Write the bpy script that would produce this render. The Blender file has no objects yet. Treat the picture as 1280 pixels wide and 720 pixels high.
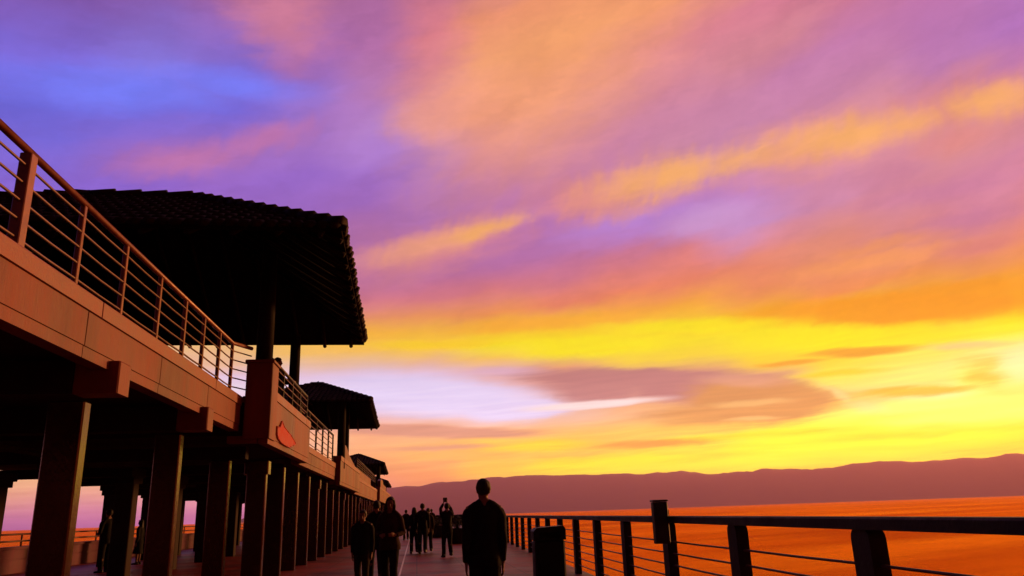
import bpy, bmesh, math, random
from mathutils import Vector, Matrix, noise
rad = math.radians
scene = bpy.context.scene
COL = scene.collection
rng = random.Random(11)

# ------------------------------------------------------------------ helpers
class MB:
    """collects boxes, tubes and sheets into one mesh"""
    def __init__(s): s.v = []; s.f = []; s.smooth = []
    def add(s, vs, fs, smooth=False):
        b = len(s.v); s.v += [tuple(v) for v in vs]
        for f in fs: s.f.append([b + i for i in f]); s.smooth.append(smooth)
        return s
    def box(s, x0, x1, y0, y1, z0, z1, M=None):
        vs = [Vector((x, y, z)) for z in (z0, z1) for y in (y0, y1) for x in (x0, x1)]
        if M: vs = [M @ v for v in vs]
        return s.add(vs, [(0,2,3,1),(4,5,7,6),(0,1,5,4),(1,3,7,5),(3,2,6,7),(2,0,4,6)])
    def cbox(s, x0, x1, y0, y1, z0, z1, c=.012, M=None):
        """box with chamfered vertical and top edges"""
        def ring(i, z): return [(x0+i+c,y0+i,z),(x1-i-c,y0+i,z),(x1-i,y0+i+c,z),(x1-i,y1-i-c,z),(x1-i-c,y1-i,z),(x0+i+c,y1-i,z),(x0+i,y1-i-c,z),(x0+i,y0+i+c,z)]
        vs = [Vector(p) for p in ring(0,z0)+ring(0,z1-c)+ring(c*.8,z1)]
        if M: vs = [M @ v for v in vs]
        fs = [tuple(range(7,-1,-1)), tuple(range(16,24))]
        for r in (0,8): fs += [(r+i, r+(i+1)%8, r+8+(i+1)%8, r+8+i) for i in range(8)]
        return s.add(vs, fs)
    def tube(s, pts, r, n=8, caps=True, flat=None, roundends=False):
        """tube through points; r a number or a list of radii (or (ra, rb) pairs)"""
        pts = [Vector(p) for p in pts]; N = len(pts)
        rs = r if isinstance(r, (list, tuple)) and len(r) == N else [r]*N
        if roundends:
            def rr(q): return q if not isinstance(q,(tuple,list)) else max(q)
            d0=(pts[0]-pts[1]).normalized(); d1=(pts[-1]-pts[-2]).normalized()
            def sc(q,k): return tuple(a*k for a in q) if isinstance(q,(tuple,list)) else q*k
            a,b=rs[0],rs[-1]
            pts=[pts[0]+d0*rr(a)*.95,pts[0]+d0*rr(a)*.75]+pts+[pts[-1]+d1*rr(b)*.75,pts[-1]+d1*rr(b)*.95]
            rs=[sc(a,.25),sc(a,.68)]+list(rs)+[sc(b,.68),sc(b,.25)]; N=len(pts)
        vs = []; up = Vector(flat) if flat else None
        for i, p in enumerate(pts):
            t = (pts[min(i+1,N-1)] - pts[max(i-1,0)]).normalized()
            u = up if up else (Vector((0,0,1)) if abs(t.z) < .9 else Vector((0,1,0)))
            a = t.cross(u) if up or i == 0 else a - t*a.dot(t)
            if a.length < 1e-4: a = t.cross(Vector((1,.3,0)))
            a.normalize(); b = a.cross(t).normalized()
            ra, rb = rs[i] if isinstance(rs[i], (tuple, list)) else (rs[i], rs[i])
            vs += [p + a*ra*math.cos(2*math.pi*k/n) + b*rb*math.sin(2*math.pi*k/n) for k in range(n)]
        fs = [(i*n+k, i*n+(k+1)%n, (i+1)*n+(k+1)%n, (i+1)*n+k) for i in range(N-1) for k in range(n)]
        if caps: fs += [tuple(range(n-1,-1,-1)), tuple((N-1)*n+k for k in range(n))]
        return s.add(vs, fs, True)
    def ball(s, c, r, nu=14, nv=9, M=None):
        rx, ry, rz = r if isinstance(r,(tuple,list)) else (r,r,r); c = Vector(c)
        vs = [Vector((0,0,-rz))]+[Vector((rx*math.sin(math.pi*j/nv)*math.cos(2*math.pi*i/nu), ry*math.sin(math.pi*j/nv)*math.sin(2*math.pi*i/nu), -rz*math.cos(math.pi*j/nv))) for j in range(1,nv) for i in range(nu)]+[Vector((0,0,rz))]
        vs = [c + (M @ v if M else v) for v in vs]
        fs = [(0, 1+(i+1)%nu, 1+i) for i in range(nu)]
        for j in range(nv-2): fs += [(1+j*nu+i, 1+j*nu+(i+1)%nu, 1+(j+1)*nu+(i+1)%nu, 1+(j+1)*nu+i) for i in range(nu)]
        t = len(vs)-1; b = 1+(nv-2)*nu
        fs += [(b+i, b+(i+1)%nu, t) for i in range(nu)]
        return s.add(vs, fs, True)
    def lathe(s, prof, c=(0,0,0), n=20, M=None):
        c = Vector(c); N = len(prof)
        vs = [Vector((r*math.cos(2*math.pi*k/n), r*math.sin(2*math.pi*k/n), z)) for r, z in prof for k in range(n)]
        vs = [c + (M @ v if M else v) for v in vs]
        fs = [(i*n+k, i*n+(k+1)%n, (i+1)*n+(k+1)%n, (i+1)*n+k) for i in range(N-1) for k in range(n)]
        fs += [tuple(range(n-1,-1,-1)), tuple((N-1)*n+k for k in range(n))]
        return s.add(vs, fs, True)
    def prism(s, poly, y0, y1, axes='xz'):
        """outline in two axes, pushed along the third"""
        def P(a, b, t): return {'xz': (a,t,b), 'yz': (t,a,b), 'xy': (a,b,t)}[axes]
        n = len(poly)
        vs = [P(a,b,y0) for a,b in poly] + [P(a,b,y1) for a,b in poly]
        return s.add(vs, [tuple(range(n)), tuple(range(2*n-1,n-1,-1))] + [(i,(i+1)%n,n+(i+1)%n,n+i) for i in range(n)])
    def build(s, name, mat, parent=None, loc=(0,0,0), rz=0.0):
        me = bpy.data.meshes.new(name); me.from_pydata(s.v, [], s.f); me.update()
        me.polygons.foreach_set('use_smooth', s.smooth)
        bm = bmesh.new(); bm.from_mesh(me); bmesh.ops.recalc_face_normals(bm, faces=bm.faces); bm.to_mesh(me); bm.free()
        o = bpy.data.objects.new(name, me); COL.objects.link(o)
        for m in (mat if isinstance(mat, (list, tuple)) else [mat]): me.materials.append(m)
        o.parent = parent; o.location = loc; o.rotation_euler.z = rz
        return o

def empty(name, loc=(0,0,0), rz=0.0):
    o = bpy.data.objects.new(name, None); COL.objects.link(o); o.location = loc; o.rotation_euler.z = rz
    o.empty_display_size = .2; return o
def tag(o, label, cat, group=None):
    o['label'] = label; o['category'] = cat
    if group: o['group'] = group
    return o
def structure(o, kind='structure'):
    o['kind'] = kind; return o
def copy_tree(o, parent=None):
    c = o.copy(); COL.objects.link(c); c.parent = parent
    for ch in list(o.children): copy_tree(ch, c)
    return c

# ------------------------------------------------------------------ node helpers
class Nd:
    """wraps a node socket so that shader maths can be written as expressions"""
    def __init__(s, t, sock): s.t = t; s.k = sock
    def _m(s, op, *o, clamp=False):
        n = s.t.nodes.new('ShaderNodeMath'); n.operation = op; n.use_clamp = clamp
        for i, x in enumerate((s,)+o):
            if isinstance(x, Nd): s.t.links.new(x.k, n.inputs[i])
            else: n.inputs[i].default_value = x
        return Nd(s.t, n.outputs[0])
    def __add__(s, o): return s._m('ADD', o)
    def __radd__(s, o): return s._m('ADD', o)
    def __sub__(s, o): return s._m('SUBTRACT', o)
    def __rsub__(s, o): return Nd.__add__(s._m('MULTIPLY', -1.0), o)
    def __mul__(s, o): return s._m('MULTIPLY', o)
    def __rmul__(s, o): return s._m('MULTIPLY', o)
    def __truediv__(s, o): return s._m('DIVIDE', o)
    def sst(s, a, b, lo=0.0, hi=1.0):
        n = s.t.nodes.new('ShaderNodeMapRange'); n.interpolation_type = 'SMOOTHSTEP'
        s.t.links.new(s.k, n.inputs['Value'])
        for k, v in (('From Min',a),('From Max',b),('To Min',lo),('To Max',hi)): n.inputs[k].default_value = v
        return Nd(s.t, n.outputs['Result'])
def combine(t, x, y, z=0.0):
    n = t.nodes.new('ShaderNodeCombineXYZ')
    for i, v in enumerate((x,y,z)):
        if isinstance(v, Nd): t.links.new(v.k, n.inputs[i])
        else: n.inputs[i].default_value = v
    return Nd(t, n.outputs[0])
def mapping(t, v, loc=(0,0,0), rot=(0,0,0), scale=(1,1,1), kind='POINT'):
    n = t.nodes.new('ShaderNodeMapping'); n.vector_type = kind
    t.links.new(v.k, n.inputs['Vector'])
    n.inputs['Location'].default_value = loc; n.inputs['Rotation'].default_value = rot; n.inputs['Scale'].default_value = scale
    return Nd(t, n.outputs[0])
def fbm(t, v, scale=1.0, detail=4.0, rough=.5, color=False, dist=0.0):
    n = t.nodes.new('ShaderNodeTexNoise'); t.links.new(v.k, n.inputs['Vector'])
    n.inputs['Scale'].default_value = scale; n.inputs['Detail'].default_value = detail; n.inputs['Roughness'].default_value = rough
    n.inputs['Distortion'].default_value = dist
    return Nd(t, n.outputs['Color' if color else 0])
def mix(t, f, a, b, mode='MIX'):
    n = t.nodes.new('ShaderNodeMix'); n.data_type = 'RGBA'; n.blend_type = mode; n.clamp_factor = True
    for k, v in ((0,f),(6,a),(7,b)):
        if isinstance(v, Nd): t.links.new(v.k, n.inputs[k])
        elif k: n.inputs[k].default_value = (*v[:3],1)
        else: n.inputs[k].default_value = v
    return Nd(t, n.outputs[2])
def ramp(t, f, stops, interp='LINEAR'):
    n = t.nodes.new('ShaderNodeValToRGB'); t.links.new(f.k, n.inputs[0]); cr = n.color_ramp; cr.interpolation = interp
    while len(cr.elements) < len(stops): cr.elements.new(1.0)
    for e, (p, c) in zip(cr.elements, stops): e.position = p
    for e, (p, c) in zip(cr.elements, stops): e.color = (*c[:3], 1)
    return Nd(t, n.outputs[0])

def material(name, base, rough=.7, var=.25, scale=3.0, stretch=(1,1,1), bump=.0, bscale=40.0, metallic=0.0, spec=.5, stain=None, stain_amt=.0, detail=5.0, coat=0.0, tint=None, space='Object', finish=None):
    """weathered surface: base colour broken up by two scales of noise, optional stains, grain bump"""
    m = bpy.data.materials.new(name); m.use_nodes = True; t = m.node_tree
    b = t.nodes['Principled BSDF']; tc = t.nodes.new('ShaderNodeTexCoord')
    v = mapping(t, Nd(t, tc.outputs[space]), scale=stretch)
    n1 = fbm(t, v, scale, detail, .6); n2 = fbm(t, v, scale*7, 3, .6)
    k = n1*.7 + n2*.3
    lo = tuple(c*(1-var) for c in base); hi = tuple(min(1,c*(1+var)) for c in base)
    c = mix(t, k.sst(.3,.7), lo, hi)
    if stain: c = mix(t, fbm(t, v, scale*.6, 6, .65).sst(.46,.64)*stain_amt, c, stain)
    if finish: c = finish(t, Nd(t, tc.outputs[space]), c)
    t.links.new(c.k, b.inputs['Base Color'])
    r = k.sst(.25,.75, max(.03,rough-.12), min(1,rough+.12)); t.links.new(r.k, b.inputs['Roughness'])
    b.inputs['Metallic'].default_value = metallic; b.inputs['Specular IOR Level'].default_value = spec
    if tint: b.inputs['Specular Tint'].default_value = (*tint,1)
    if bump:
        bn = t.nodes.new('ShaderNodeBump'); bn.inputs['Strength'].default_value = bump; bn.inputs['Distance'].default_value = .02
        t.links.new(fbm(t, v, bscale, 4, .6).k, bn.inputs['Height']); t.links.new(bn.outputs[0], b.inputs['Normal'])
    return m
SKY_AZ = [-180, -130, -95, -60, -34, -27, -21, -15, -9, -4, 1, 6, 11, 16, 21, 26, 31, 36, 41, 46, 56, 75, 100, 130, 180]
SKY_EL = [-3, 0, 0.7, 1.4, 2.1, 2.8, 3.5, 4.2, 5, 5.8, 6.5, 7.2, 7.9, 8.6, 9.4, 10.3, 11.2, 12.2, 13.4, 14.8, 16.5, 18.5, 20.5, 22.5, 25, 27.5, 30, 33, 36, 41, 50, 80]
SKY_RAMPS = [
 [(0.007,0.003,0.007),(0.007,0.003,0.007),(0.007,0.003,0.007),(0.007,0.003,0.008),(0.008,0.004,0.009),(0.008,0.004,0.009),(0.008,0.004,0.009),(0.008,0.004,0.009),(0.007,0.004,0.009),(0.007,0.003,0.009),(0.007,0.003,0.009),(0.007,0.003,0.009),(0.007,0.003,0.009),(0.007,0.003,0.009),(0.006,0.003,0.009),(0.006,0.003,0.009),(0.006,0.003,0.009),(0.006,0.003,0.009),(0.006,0.003,0.009),(0.005,0.003,0.009),(0.005,0.003,0.009),(0.005,0.003,0.009),(0.005,0.003,0.009),(0.005,0.003,0.009),(0.004,0.003,0.009),(0.004,0.003,0.009),(0.004,0.003,0.009),(0.004,0.003,0.008),(0.004,0.003,0.008),(0.004,0.003,0.007),(0.004,0.002,0.007),(0.003,0.002,0.005)],
 [(0.021,0.008,0.023),(0.021,0.008,0.023),(0.022,0.009,0.024),(0.023,0.009,0.025),(0.024,0.010,0.026),(0.025,0.010,0.027),(0.025,0.010,0.028),(0.024,0.010,0.029),(0.023,0.010,0.030),(0.022,0.009,0.030),(0.022,0.009,0.031),(0.021,0.009,0.032),(0.020,0.009,0.032),(0.019,0.008,0.031),(0.019,0.008,0.031),(0.018,0.008,0.030),(0.017,0.007,0.030),(0.016,0.007,0.030),(0.015,0.007,0.030),(0.014,0.007,0.031),(0.013,0.006,0.031),(0.011,0.006,0.032),(0.011,0.006,0.031),(0.010,0.006,0.030),(0.009,0.005,0.028),(0.008,0.005,0.027),(0.007,0.005,0.025),(0.007,0.004,0.022),(0.006,0.004,0.019),(0.005,0.004,0.014),(0.004,0.003,0.010),(0.003,0.002,0.005)],
 [(0.102,0.032,0.114),(0.102,0.032,0.114),(0.115,0.040,0.112),(0.127,0.047,0.109),(0.140,0.055,0.106),(0.152,0.063,0.103),(0.154,0.066,0.105),(0.151,0.068,0.110),(0.149,0.070,0.115),(0.146,0.073,0.120),(0.143,0.075,0.124),(0.140,0.075,0.126),(0.134,0.071,0.121),(0.129,0.066,0.116),(0.122,0.061,0.110),(0.116,0.056,0.103),(0.108,0.050,0.097),(0.100,0.045,0.091),(0.090,0.041,0.093),(0.077,0.036,0.096),(0.062,0.031,0.099),(0.047,0.026,0.103),(0.042,0.025,0.106),(0.038,0.024,0.108),(0.032,0.022,0.112),(0.027,0.021,0.112),(0.024,0.019,0.100),(0.021,0.016,0.085),(0.018,0.014,0.070),(0.012,0.009,0.045),(0.007,0.005,0.022),(0.003,0.002,0.005)],
 [(0.305,0.102,0.305),(0.305,0.102,0.305),(0.369,0.131,0.286),(0.432,0.159,0.267),(0.496,0.187,0.248),(0.559,0.215,0.229),(0.570,0.228,0.242),(0.559,0.235,0.269),(0.546,0.243,0.300),(0.534,0.251,0.330),(0.523,0.257,0.357),(0.513,0.260,0.368),(0.504,0.252,0.339),(0.496,0.244,0.311),(0.487,0.235,0.278),(0.476,0.225,0.241),(0.466,0.214,0.204),(0.448,0.201,0.176),(0.394,0.176,0.203),(0.331,0.147,0.234),(0.255,0.111,0.272),(0.182,0.080,0.310),(0.161,0.077,0.332),(0.139,0.075,0.353),(0.112,0.073,0.380),(0.089,0.069,0.393),(0.079,0.061,0.348),(0.068,0.052,0.295),(0.056,0.043,0.241),(0.037,0.028,0.152),(0.019,0.014,0.070),(0.004,0.003,0.007)],
 [(0.429,0.134,0.410),(0.429,0.134,0.410),(0.582,0.204,0.421),(0.753,0.319,0.358),(0.869,0.428,0.306),(0.915,0.510,0.264),(0.817,0.441,0.186),(0.864,0.496,0.247),(0.873,0.514,0.320),(0.829,0.479,0.291),(0.748,0.456,0.459),(0.747,0.463,0.510),(0.748,0.524,0.598),(0.767,0.565,0.669),(0.783,0.591,0.627),(0.752,0.487,0.471),(0.760,0.371,0.306),(0.852,0.491,0.235),(0.872,0.491,0.163),(0.598,0.238,0.335),(0.542,0.203,0.283),(0.429,0.172,0.420),(0.312,0.152,0.570),(0.313,0.156,0.568),(0.260,0.144,0.658),(0.209,0.132,0.701),(0.221,0.148,0.705),(0.143,0.142,0.757),(0.167,0.145,0.774),(0.214,0.087,0.382),(0.067,0.026,0.086),(0.004,0.003,0.006)],
 [(0.414,0.131,0.407),(0.414,0.131,0.407),(0.577,0.203,0.418),(0.755,0.319,0.341),(0.888,0.440,0.273),(0.938,0.526,0.253),(0.895,0.490,0.283),(0.870,0.505,0.318),(0.872,0.515,0.307),(0.847,0.500,0.359),(0.757,0.460,0.509),(0.753,0.457,0.515),(0.764,0.501,0.574),(0.771,0.545,0.649),(0.784,0.553,0.610),(0.769,0.411,0.372),(0.753,0.352,0.305),(0.786,0.403,0.298),(0.757,0.394,0.260),(0.578,0.224,0.351),(0.607,0.253,0.320),(0.356,0.168,0.530),(0.305,0.150,0.577),(0.307,0.156,0.576),(0.243,0.141,0.678),(0.231,0.139,0.688),(0.201,0.150,0.739),(0.135,0.139,0.746),(0.195,0.157,0.778),(0.217,0.082,0.346),(0.080,0.032,0.108),(0.004,0.003,0.006)],
 [(0.422,0.131,0.406),(0.422,0.131,0.406),(0.609,0.212,0.445),(0.739,0.305,0.394),(0.875,0.421,0.322),(0.954,0.544,0.283),(0.886,0.476,0.280),(0.869,0.501,0.329),(0.896,0.533,0.368),(0.850,0.495,0.355),(0.761,0.465,0.505),(0.757,0.464,0.519),(0.763,0.522,0.648),(0.761,0.536,0.691),(0.794,0.618,0.738),(0.777,0.500,0.544),(0.765,0.373,0.313),(0.838,0.479,0.303),(0.868,0.508,0.190),(0.606,0.247,0.332),(0.571,0.216,0.311),(0.413,0.177,0.467),(0.311,0.151,0.571),(0.333,0.149,0.528),(0.268,0.143,0.646),(0.251,0.136,0.665),(0.302,0.153,0.628),(0.163,0.141,0.736),(0.229,0.202,0.832),(0.236,0.087,0.349),(0.084,0.032,0.107),(0.004,0.003,0.006)],
 [(0.505,0.142,0.413),(0.505,0.142,0.413),(0.572,0.186,0.412),(0.756,0.325,0.432),(0.794,0.364,0.441),(0.810,0.432,0.430),(0.850,0.411,0.230),(0.854,0.466,0.297),(0.833,0.486,0.374),(0.830,0.458,0.313),(0.789,0.485,0.455),(0.828,0.575,0.577),(0.762,0.530,0.673),(0.758,0.529,0.692),(0.822,0.708,0.850),(0.762,0.577,0.784),(0.847,0.504,0.338),(0.876,0.521,0.277),(0.913,0.559,0.163),(0.830,0.403,0.158),(0.516,0.172,0.327),(0.479,0.172,0.367),(0.386,0.160,0.471),(0.328,0.141,0.515),(0.310,0.144,0.581),(0.303,0.141,0.613),(0.351,0.152,0.524),(0.175,0.144,0.754),(0.212,0.156,0.709),(0.404,0.128,0.325),(0.084,0.032,0.105),(0.004,0.003,0.006)],
 [(0.513,0.158,0.404),(0.513,0.158,0.404),(0.517,0.157,0.377),(0.726,0.307,0.412),(0.784,0.369,0.405),(0.788,0.339,0.292),(0.835,0.352,0.147),(0.841,0.388,0.181),(0.831,0.455,0.303),(0.798,0.379,0.212),(0.759,0.396,0.312),(0.814,0.568,0.589),(0.751,0.580,0.749),(0.765,0.641,0.849),(0.806,0.684,0.839),(0.756,0.573,0.779),(0.807,0.531,0.412),(0.933,0.549,0.132),(0.970,0.564,0.086),(0.818,0.370,0.154),(0.547,0.180,0.308),(0.432,0.143,0.375),(0.429,0.159,0.403),(0.386,0.150,0.439),(0.319,0.143,0.563),(0.304,0.145,0.629),(0.378,0.177,0.592),(0.295,0.170,0.645),(0.345,0.138,0.489),(0.478,0.158,0.299),(0.089,0.035,0.103),(0.004,0.003,0.006)],
 [(0.536,0.179,0.393),(0.536,0.179,0.393),(0.545,0.180,0.381),(0.724,0.311,0.353),(0.832,0.325,0.178),(0.810,0.287,0.129),(0.846,0.357,0.135),(0.847,0.374,0.143),(0.825,0.403,0.181),(0.796,0.371,0.196),(0.755,0.387,0.291),(0.740,0.548,0.685),(0.740,0.591,0.786),(0.746,0.630,0.867),(0.749,0.580,0.769),(0.735,0.557,0.767),(0.781,0.525,0.444),(0.941,0.550,0.100),(0.964,0.501,0.033),(0.808,0.299,0.131),(0.643,0.192,0.254),(0.431,0.142,0.376),(0.433,0.158,0.399),(0.424,0.156,0.389),(0.336,0.145,0.546),(0.336,0.160,0.626),(0.458,0.230,0.621),(0.484,0.197,0.453),(0.471,0.168,0.423),(0.397,0.133,0.332),(0.078,0.031,0.083),(0.004,0.003,0.006)],
 [(0.575,0.218,0.376),(0.575,0.218,0.376),(0.615,0.246,0.358),(0.775,0.369,0.265),(0.865,0.327,0.107),(0.870,0.331,0.095),(0.872,0.380,0.121),(0.897,0.440,0.106),(0.842,0.418,0.148),(0.827,0.427,0.215),(0.761,0.396,0.271),(0.746,0.573,0.706),(0.750,0.615,0.806),(0.746,0.627,0.845),(0.743,0.522,0.623),(0.731,0.545,0.748),(0.832,0.487,0.304),(0.982,0.612,0.061),(0.955,0.548,0.032),(0.845,0.317,0.103),(0.677,0.196,0.243),(0.457,0.150,0.376),(0.432,0.157,0.406),(0.408,0.159,0.463),(0.406,0.170,0.519),(0.461,0.213,0.554),(0.816,0.346,0.384),(0.750,0.262,0.307),(0.750,0.223,0.264),(0.458,0.143,0.281),(0.036,0.015,0.041),(0.004,0.003,0.006)],
 [(0.635,0.286,0.338),(0.635,0.286,0.338),(0.704,0.353,0.295),(0.839,0.487,0.179),(0.897,0.479,0.086),(0.942,0.605,0.047),(0.935,0.574,0.058),(0.922,0.458,0.090),(0.938,0.545,0.062),(0.855,0.430,0.173),(0.791,0.556,0.588),(0.753,0.539,0.593),(0.772,0.623,0.778),(0.740,0.556,0.674),(0.712,0.424,0.452),(0.750,0.445,0.460),(0.942,0.560,0.111),(0.998,0.840,0.004),(0.972,0.545,0.022),(0.887,0.318,0.083),(0.674,0.193,0.234),(0.450,0.158,0.406),(0.440,0.164,0.452),(0.455,0.167,0.450),(0.521,0.191,0.395),(0.675,0.255,0.381),(0.858,0.325,0.257),(0.910,0.369,0.180),(0.879,0.311,0.170),(0.296,0.102,0.319),(0.017,0.008,0.026),(0.004,0.003,0.006)],
 [(0.707,0.379,0.282),(0.707,0.379,0.282),(0.791,0.483,0.215),(0.902,0.644,0.106),(0.966,0.792,0.029),(0.982,0.830,0.010),(0.973,0.751,0.021),(0.934,0.530,0.061),(0.926,0.534,0.073),(0.862,0.455,0.165),(0.803,0.499,0.361),(0.747,0.463,0.377),(0.681,0.460,0.490),(0.652,0.341,0.328),(0.649,0.300,0.249),(0.777,0.366,0.185),(0.996,0.815,0.013),(0.975,0.777,0.004),(0.972,0.542,0.018),(0.826,0.237,0.128),(0.616,0.183,0.260),(0.457,0.162,0.402),(0.467,0.181,0.501),(0.538,0.202,0.431),(0.601,0.227,0.378),(0.712,0.280,0.353),(0.856,0.326,0.259),(0.916,0.372,0.170),(0.880,0.310,0.156),(0.267,0.094,0.327),(0.016,0.008,0.025),(0.004,0.003,0.006)],
 [(0.777,0.478,0.221),(0.777,0.478,0.221),(0.860,0.602,0.146),(0.943,0.762,0.059),(0.988,0.892,0.010),(0.984,0.854,0.011),(0.969,0.778,0.017),(0.914,0.537,0.059),(0.880,0.513,0.091),(0.869,0.507,0.128),(0.788,0.446,0.246),(0.753,0.390,0.192),(0.667,0.338,0.263),(0.671,0.337,0.240),(0.666,0.304,0.203),(0.931,0.674,0.052),(0.977,0.781,0.022),(0.971,0.766,0.009),(0.949,0.435,0.034),(0.845,0.242,0.123),(0.669,0.196,0.227),(0.463,0.170,0.420),(0.473,0.188,0.511),(0.555,0.216,0.422),(0.609,0.234,0.384),(0.711,0.278,0.351),(0.844,0.320,0.265),(0.909,0.360,0.162),(0.872,0.307,0.144),(0.315,0.111,0.312),(0.019,0.009,0.027),(0.004,0.003,0.006)],
 [(0.835,0.563,0.166),(0.835,0.563,0.166),(0.906,0.689,0.097),(0.964,0.821,0.036),(0.989,0.913,0.009),(0.988,0.920,0.008),(0.968,0.787,0.017),(0.929,0.655,0.045),(0.932,0.722,0.052),(0.878,0.545,0.100),(0.798,0.438,0.135),(0.760,0.405,0.174),(0.686,0.337,0.195),(0.743,0.412,0.186),(0.717,0.370,0.170),(0.948,0.719,0.033),(0.965,0.802,0.015),(0.958,0.663,0.017),(0.943,0.413,0.039),(0.841,0.241,0.132),(0.699,0.211,0.230),(0.482,0.195,0.482),(0.491,0.207,0.535),(0.598,0.255,0.391),(0.610,0.242,0.402),(0.701,0.262,0.351),(0.807,0.283,0.283),(0.888,0.328,0.158),(0.860,0.314,0.168),(0.439,0.159,0.263),(0.039,0.017,0.038),(0.004,0.003,0.006)],
 [(0.877,0.624,0.124),(0.877,0.624,0.124),(0.935,0.741,0.065),(0.975,0.844,0.022),(0.989,0.933,0.007),(0.991,0.967,0.005),(0.997,0.946,0.005),(0.976,0.874,0.011),(0.984,0.919,0.025),(0.922,0.699,0.082),(0.821,0.467,0.082),(0.787,0.478,0.166),(0.799,0.504,0.140),(0.734,0.382,0.203),(0.914,0.617,0.033),(0.962,0.826,0.012),(0.971,0.877,0.004),(0.955,0.460,0.008),(0.865,0.282,0.114),(0.794,0.244,0.162),(0.549,0.281,0.600),(0.530,0.226,0.523),(0.619,0.264,0.409),(0.579,0.241,0.426),(0.598,0.236,0.407),(0.673,0.251,0.322),(0.704,0.223,0.299),(0.866,0.319,0.182),(0.804,0.298,0.204),(0.423,0.158,0.211),(0.053,0.022,0.041),(0.004,0.003,0.006)],
 [(0.904,0.658,0.094),(0.904,0.658,0.094),(0.951,0.763,0.046),(0.982,0.845,0.014),(0.991,0.872,0.007),(0.995,0.942,0.007),(0.998,0.956,0.006),(0.974,0.872,0.008),(0.990,0.949,0.047),(0.970,0.901,0.153),(0.837,0.533,0.093),(0.885,0.698,0.197),(0.934,0.790,0.108),(0.939,0.742,0.051),(0.955,0.718,0.024),(0.990,0.966,0.005),(0.973,0.866,0.002),(0.892,0.300,0.085),(0.830,0.283,0.142),(0.717,0.261,0.206),(0.609,0.256,0.436),(0.666,0.259,0.389),(0.744,0.302,0.333),(0.578,0.232,0.429),(0.562,0.214,0.438),(0.661,0.238,0.312),(0.680,0.205,0.305),(0.683,0.243,0.271),(0.570,0.209,0.292),(0.214,0.082,0.132),(0.029,0.013,0.025),(0.004,0.003,0.006)],
 [(0.922,0.662,0.073),(0.922,0.662,0.073),(0.959,0.759,0.035),(0.982,0.828,0.011),(0.990,0.868,0.007),(0.992,0.893,0.007),(0.994,0.902,0.007),(0.974,0.868,0.012),(0.988,0.942,0.122),(0.983,0.947,0.165),(0.937,0.873,0.350),(0.955,0.836,0.172),(0.950,0.846,0.185),(0.953,0.846,0.113),(0.958,0.770,0.094),(0.981,0.747,0.001),(0.952,0.445,0.011),(0.855,0.306,0.081),(0.715,0.255,0.214),(0.633,0.243,0.325),(0.629,0.240,0.369),(0.725,0.290,0.330),(0.705,0.284,0.353),(0.571,0.228,0.432),(0.540,0.197,0.442),(0.616,0.194,0.325),(0.660,0.210,0.313),(0.367,0.129,0.362),(0.338,0.120,0.366),(0.075,0.030,0.078),(0.013,0.006,0.015),(0.004,0.003,0.006)],
 [(0.932,0.631,0.057),(0.932,0.631,0.057),(0.960,0.733,0.030),(0.977,0.777,0.011),(0.978,0.779,0.006),(0.978,0.759,0.006),(0.990,0.861,0.007),(0.974,0.832,0.014),(0.993,0.965,0.173),(0.969,0.865,0.144),(0.952,0.851,0.178),(0.956,0.855,0.303),(0.942,0.863,0.393),(0.944,0.862,0.270),(0.981,0.992,0.007),(0.958,0.489,0.003),(0.938,0.375,0.021),(0.739,0.249,0.186),(0.620,0.227,0.341),(0.616,0.228,0.366),(0.730,0.294,0.299),(0.671,0.265,0.357),(0.494,0.194,0.465),(0.480,0.183,0.476),(0.515,0.172,0.429),(0.608,0.205,0.342),(0.627,0.211,0.327),(0.316,0.111,0.374),(0.312,0.110,0.374),(0.054,0.023,0.070),(0.010,0.005,0.013),(0.004,0.003,0.006)],
 [(0.939,0.550,0.043),(0.939,0.550,0.043),(0.959,0.679,0.027),(0.970,0.710,0.011),(0.959,0.552,0.004),(0.961,0.576,0.004),(0.975,0.698,0.007),(0.974,0.728,0.012),(0.985,0.923,0.135),(0.973,0.762,0.069),(0.964,0.787,0.109),(0.952,0.839,0.266),(0.966,0.836,0.159),(0.980,0.831,0.056),(0.973,0.529,0.005),(0.940,0.430,0.015),(0.889,0.314,0.050),(0.776,0.250,0.146),(0.652,0.227,0.296),(0.617,0.228,0.367),(0.733,0.298,0.294),(0.535,0.199,0.442),(0.407,0.158,0.512),(0.457,0.172,0.485),(0.519,0.183,0.434),(0.583,0.205,0.373),(0.597,0.211,0.341),(0.340,0.120,0.369),(0.326,0.116,0.367),(0.075,0.031,0.081),(0.014,0.007,0.015),(0.004,0.003,0.006)],
 [(0.982,0.578,0.007),(0.982,0.578,0.007),(0.984,0.610,0.007),(0.986,0.642,0.007),(0.988,0.674,0.007),(0.991,0.707,0.007),(0.990,0.703,0.008),(0.988,0.684,0.009),(0.987,0.663,0.010),(0.985,0.642,0.011),(0.983,0.624,0.012),(0.981,0.600,0.013),(0.974,0.564,0.015),(0.968,0.528,0.016),(0.961,0.486,0.017),(0.954,0.440,0.018),(0.946,0.393,0.020),(0.932,0.347,0.024),(0.895,0.317,0.040),(0.852,0.283,0.059),(0.799,0.242,0.082),(0.741,0.202,0.109),(0.695,0.191,0.136),(0.649,0.180,0.163),(0.592,0.167,0.196),(0.532,0.152,0.218),(0.462,0.133,0.194),(0.379,0.110,0.164),(0.295,0.088,0.134),(0.156,0.050,0.085),(0.039,0.017,0.040),(0.004,0.003,0.007)],
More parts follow.
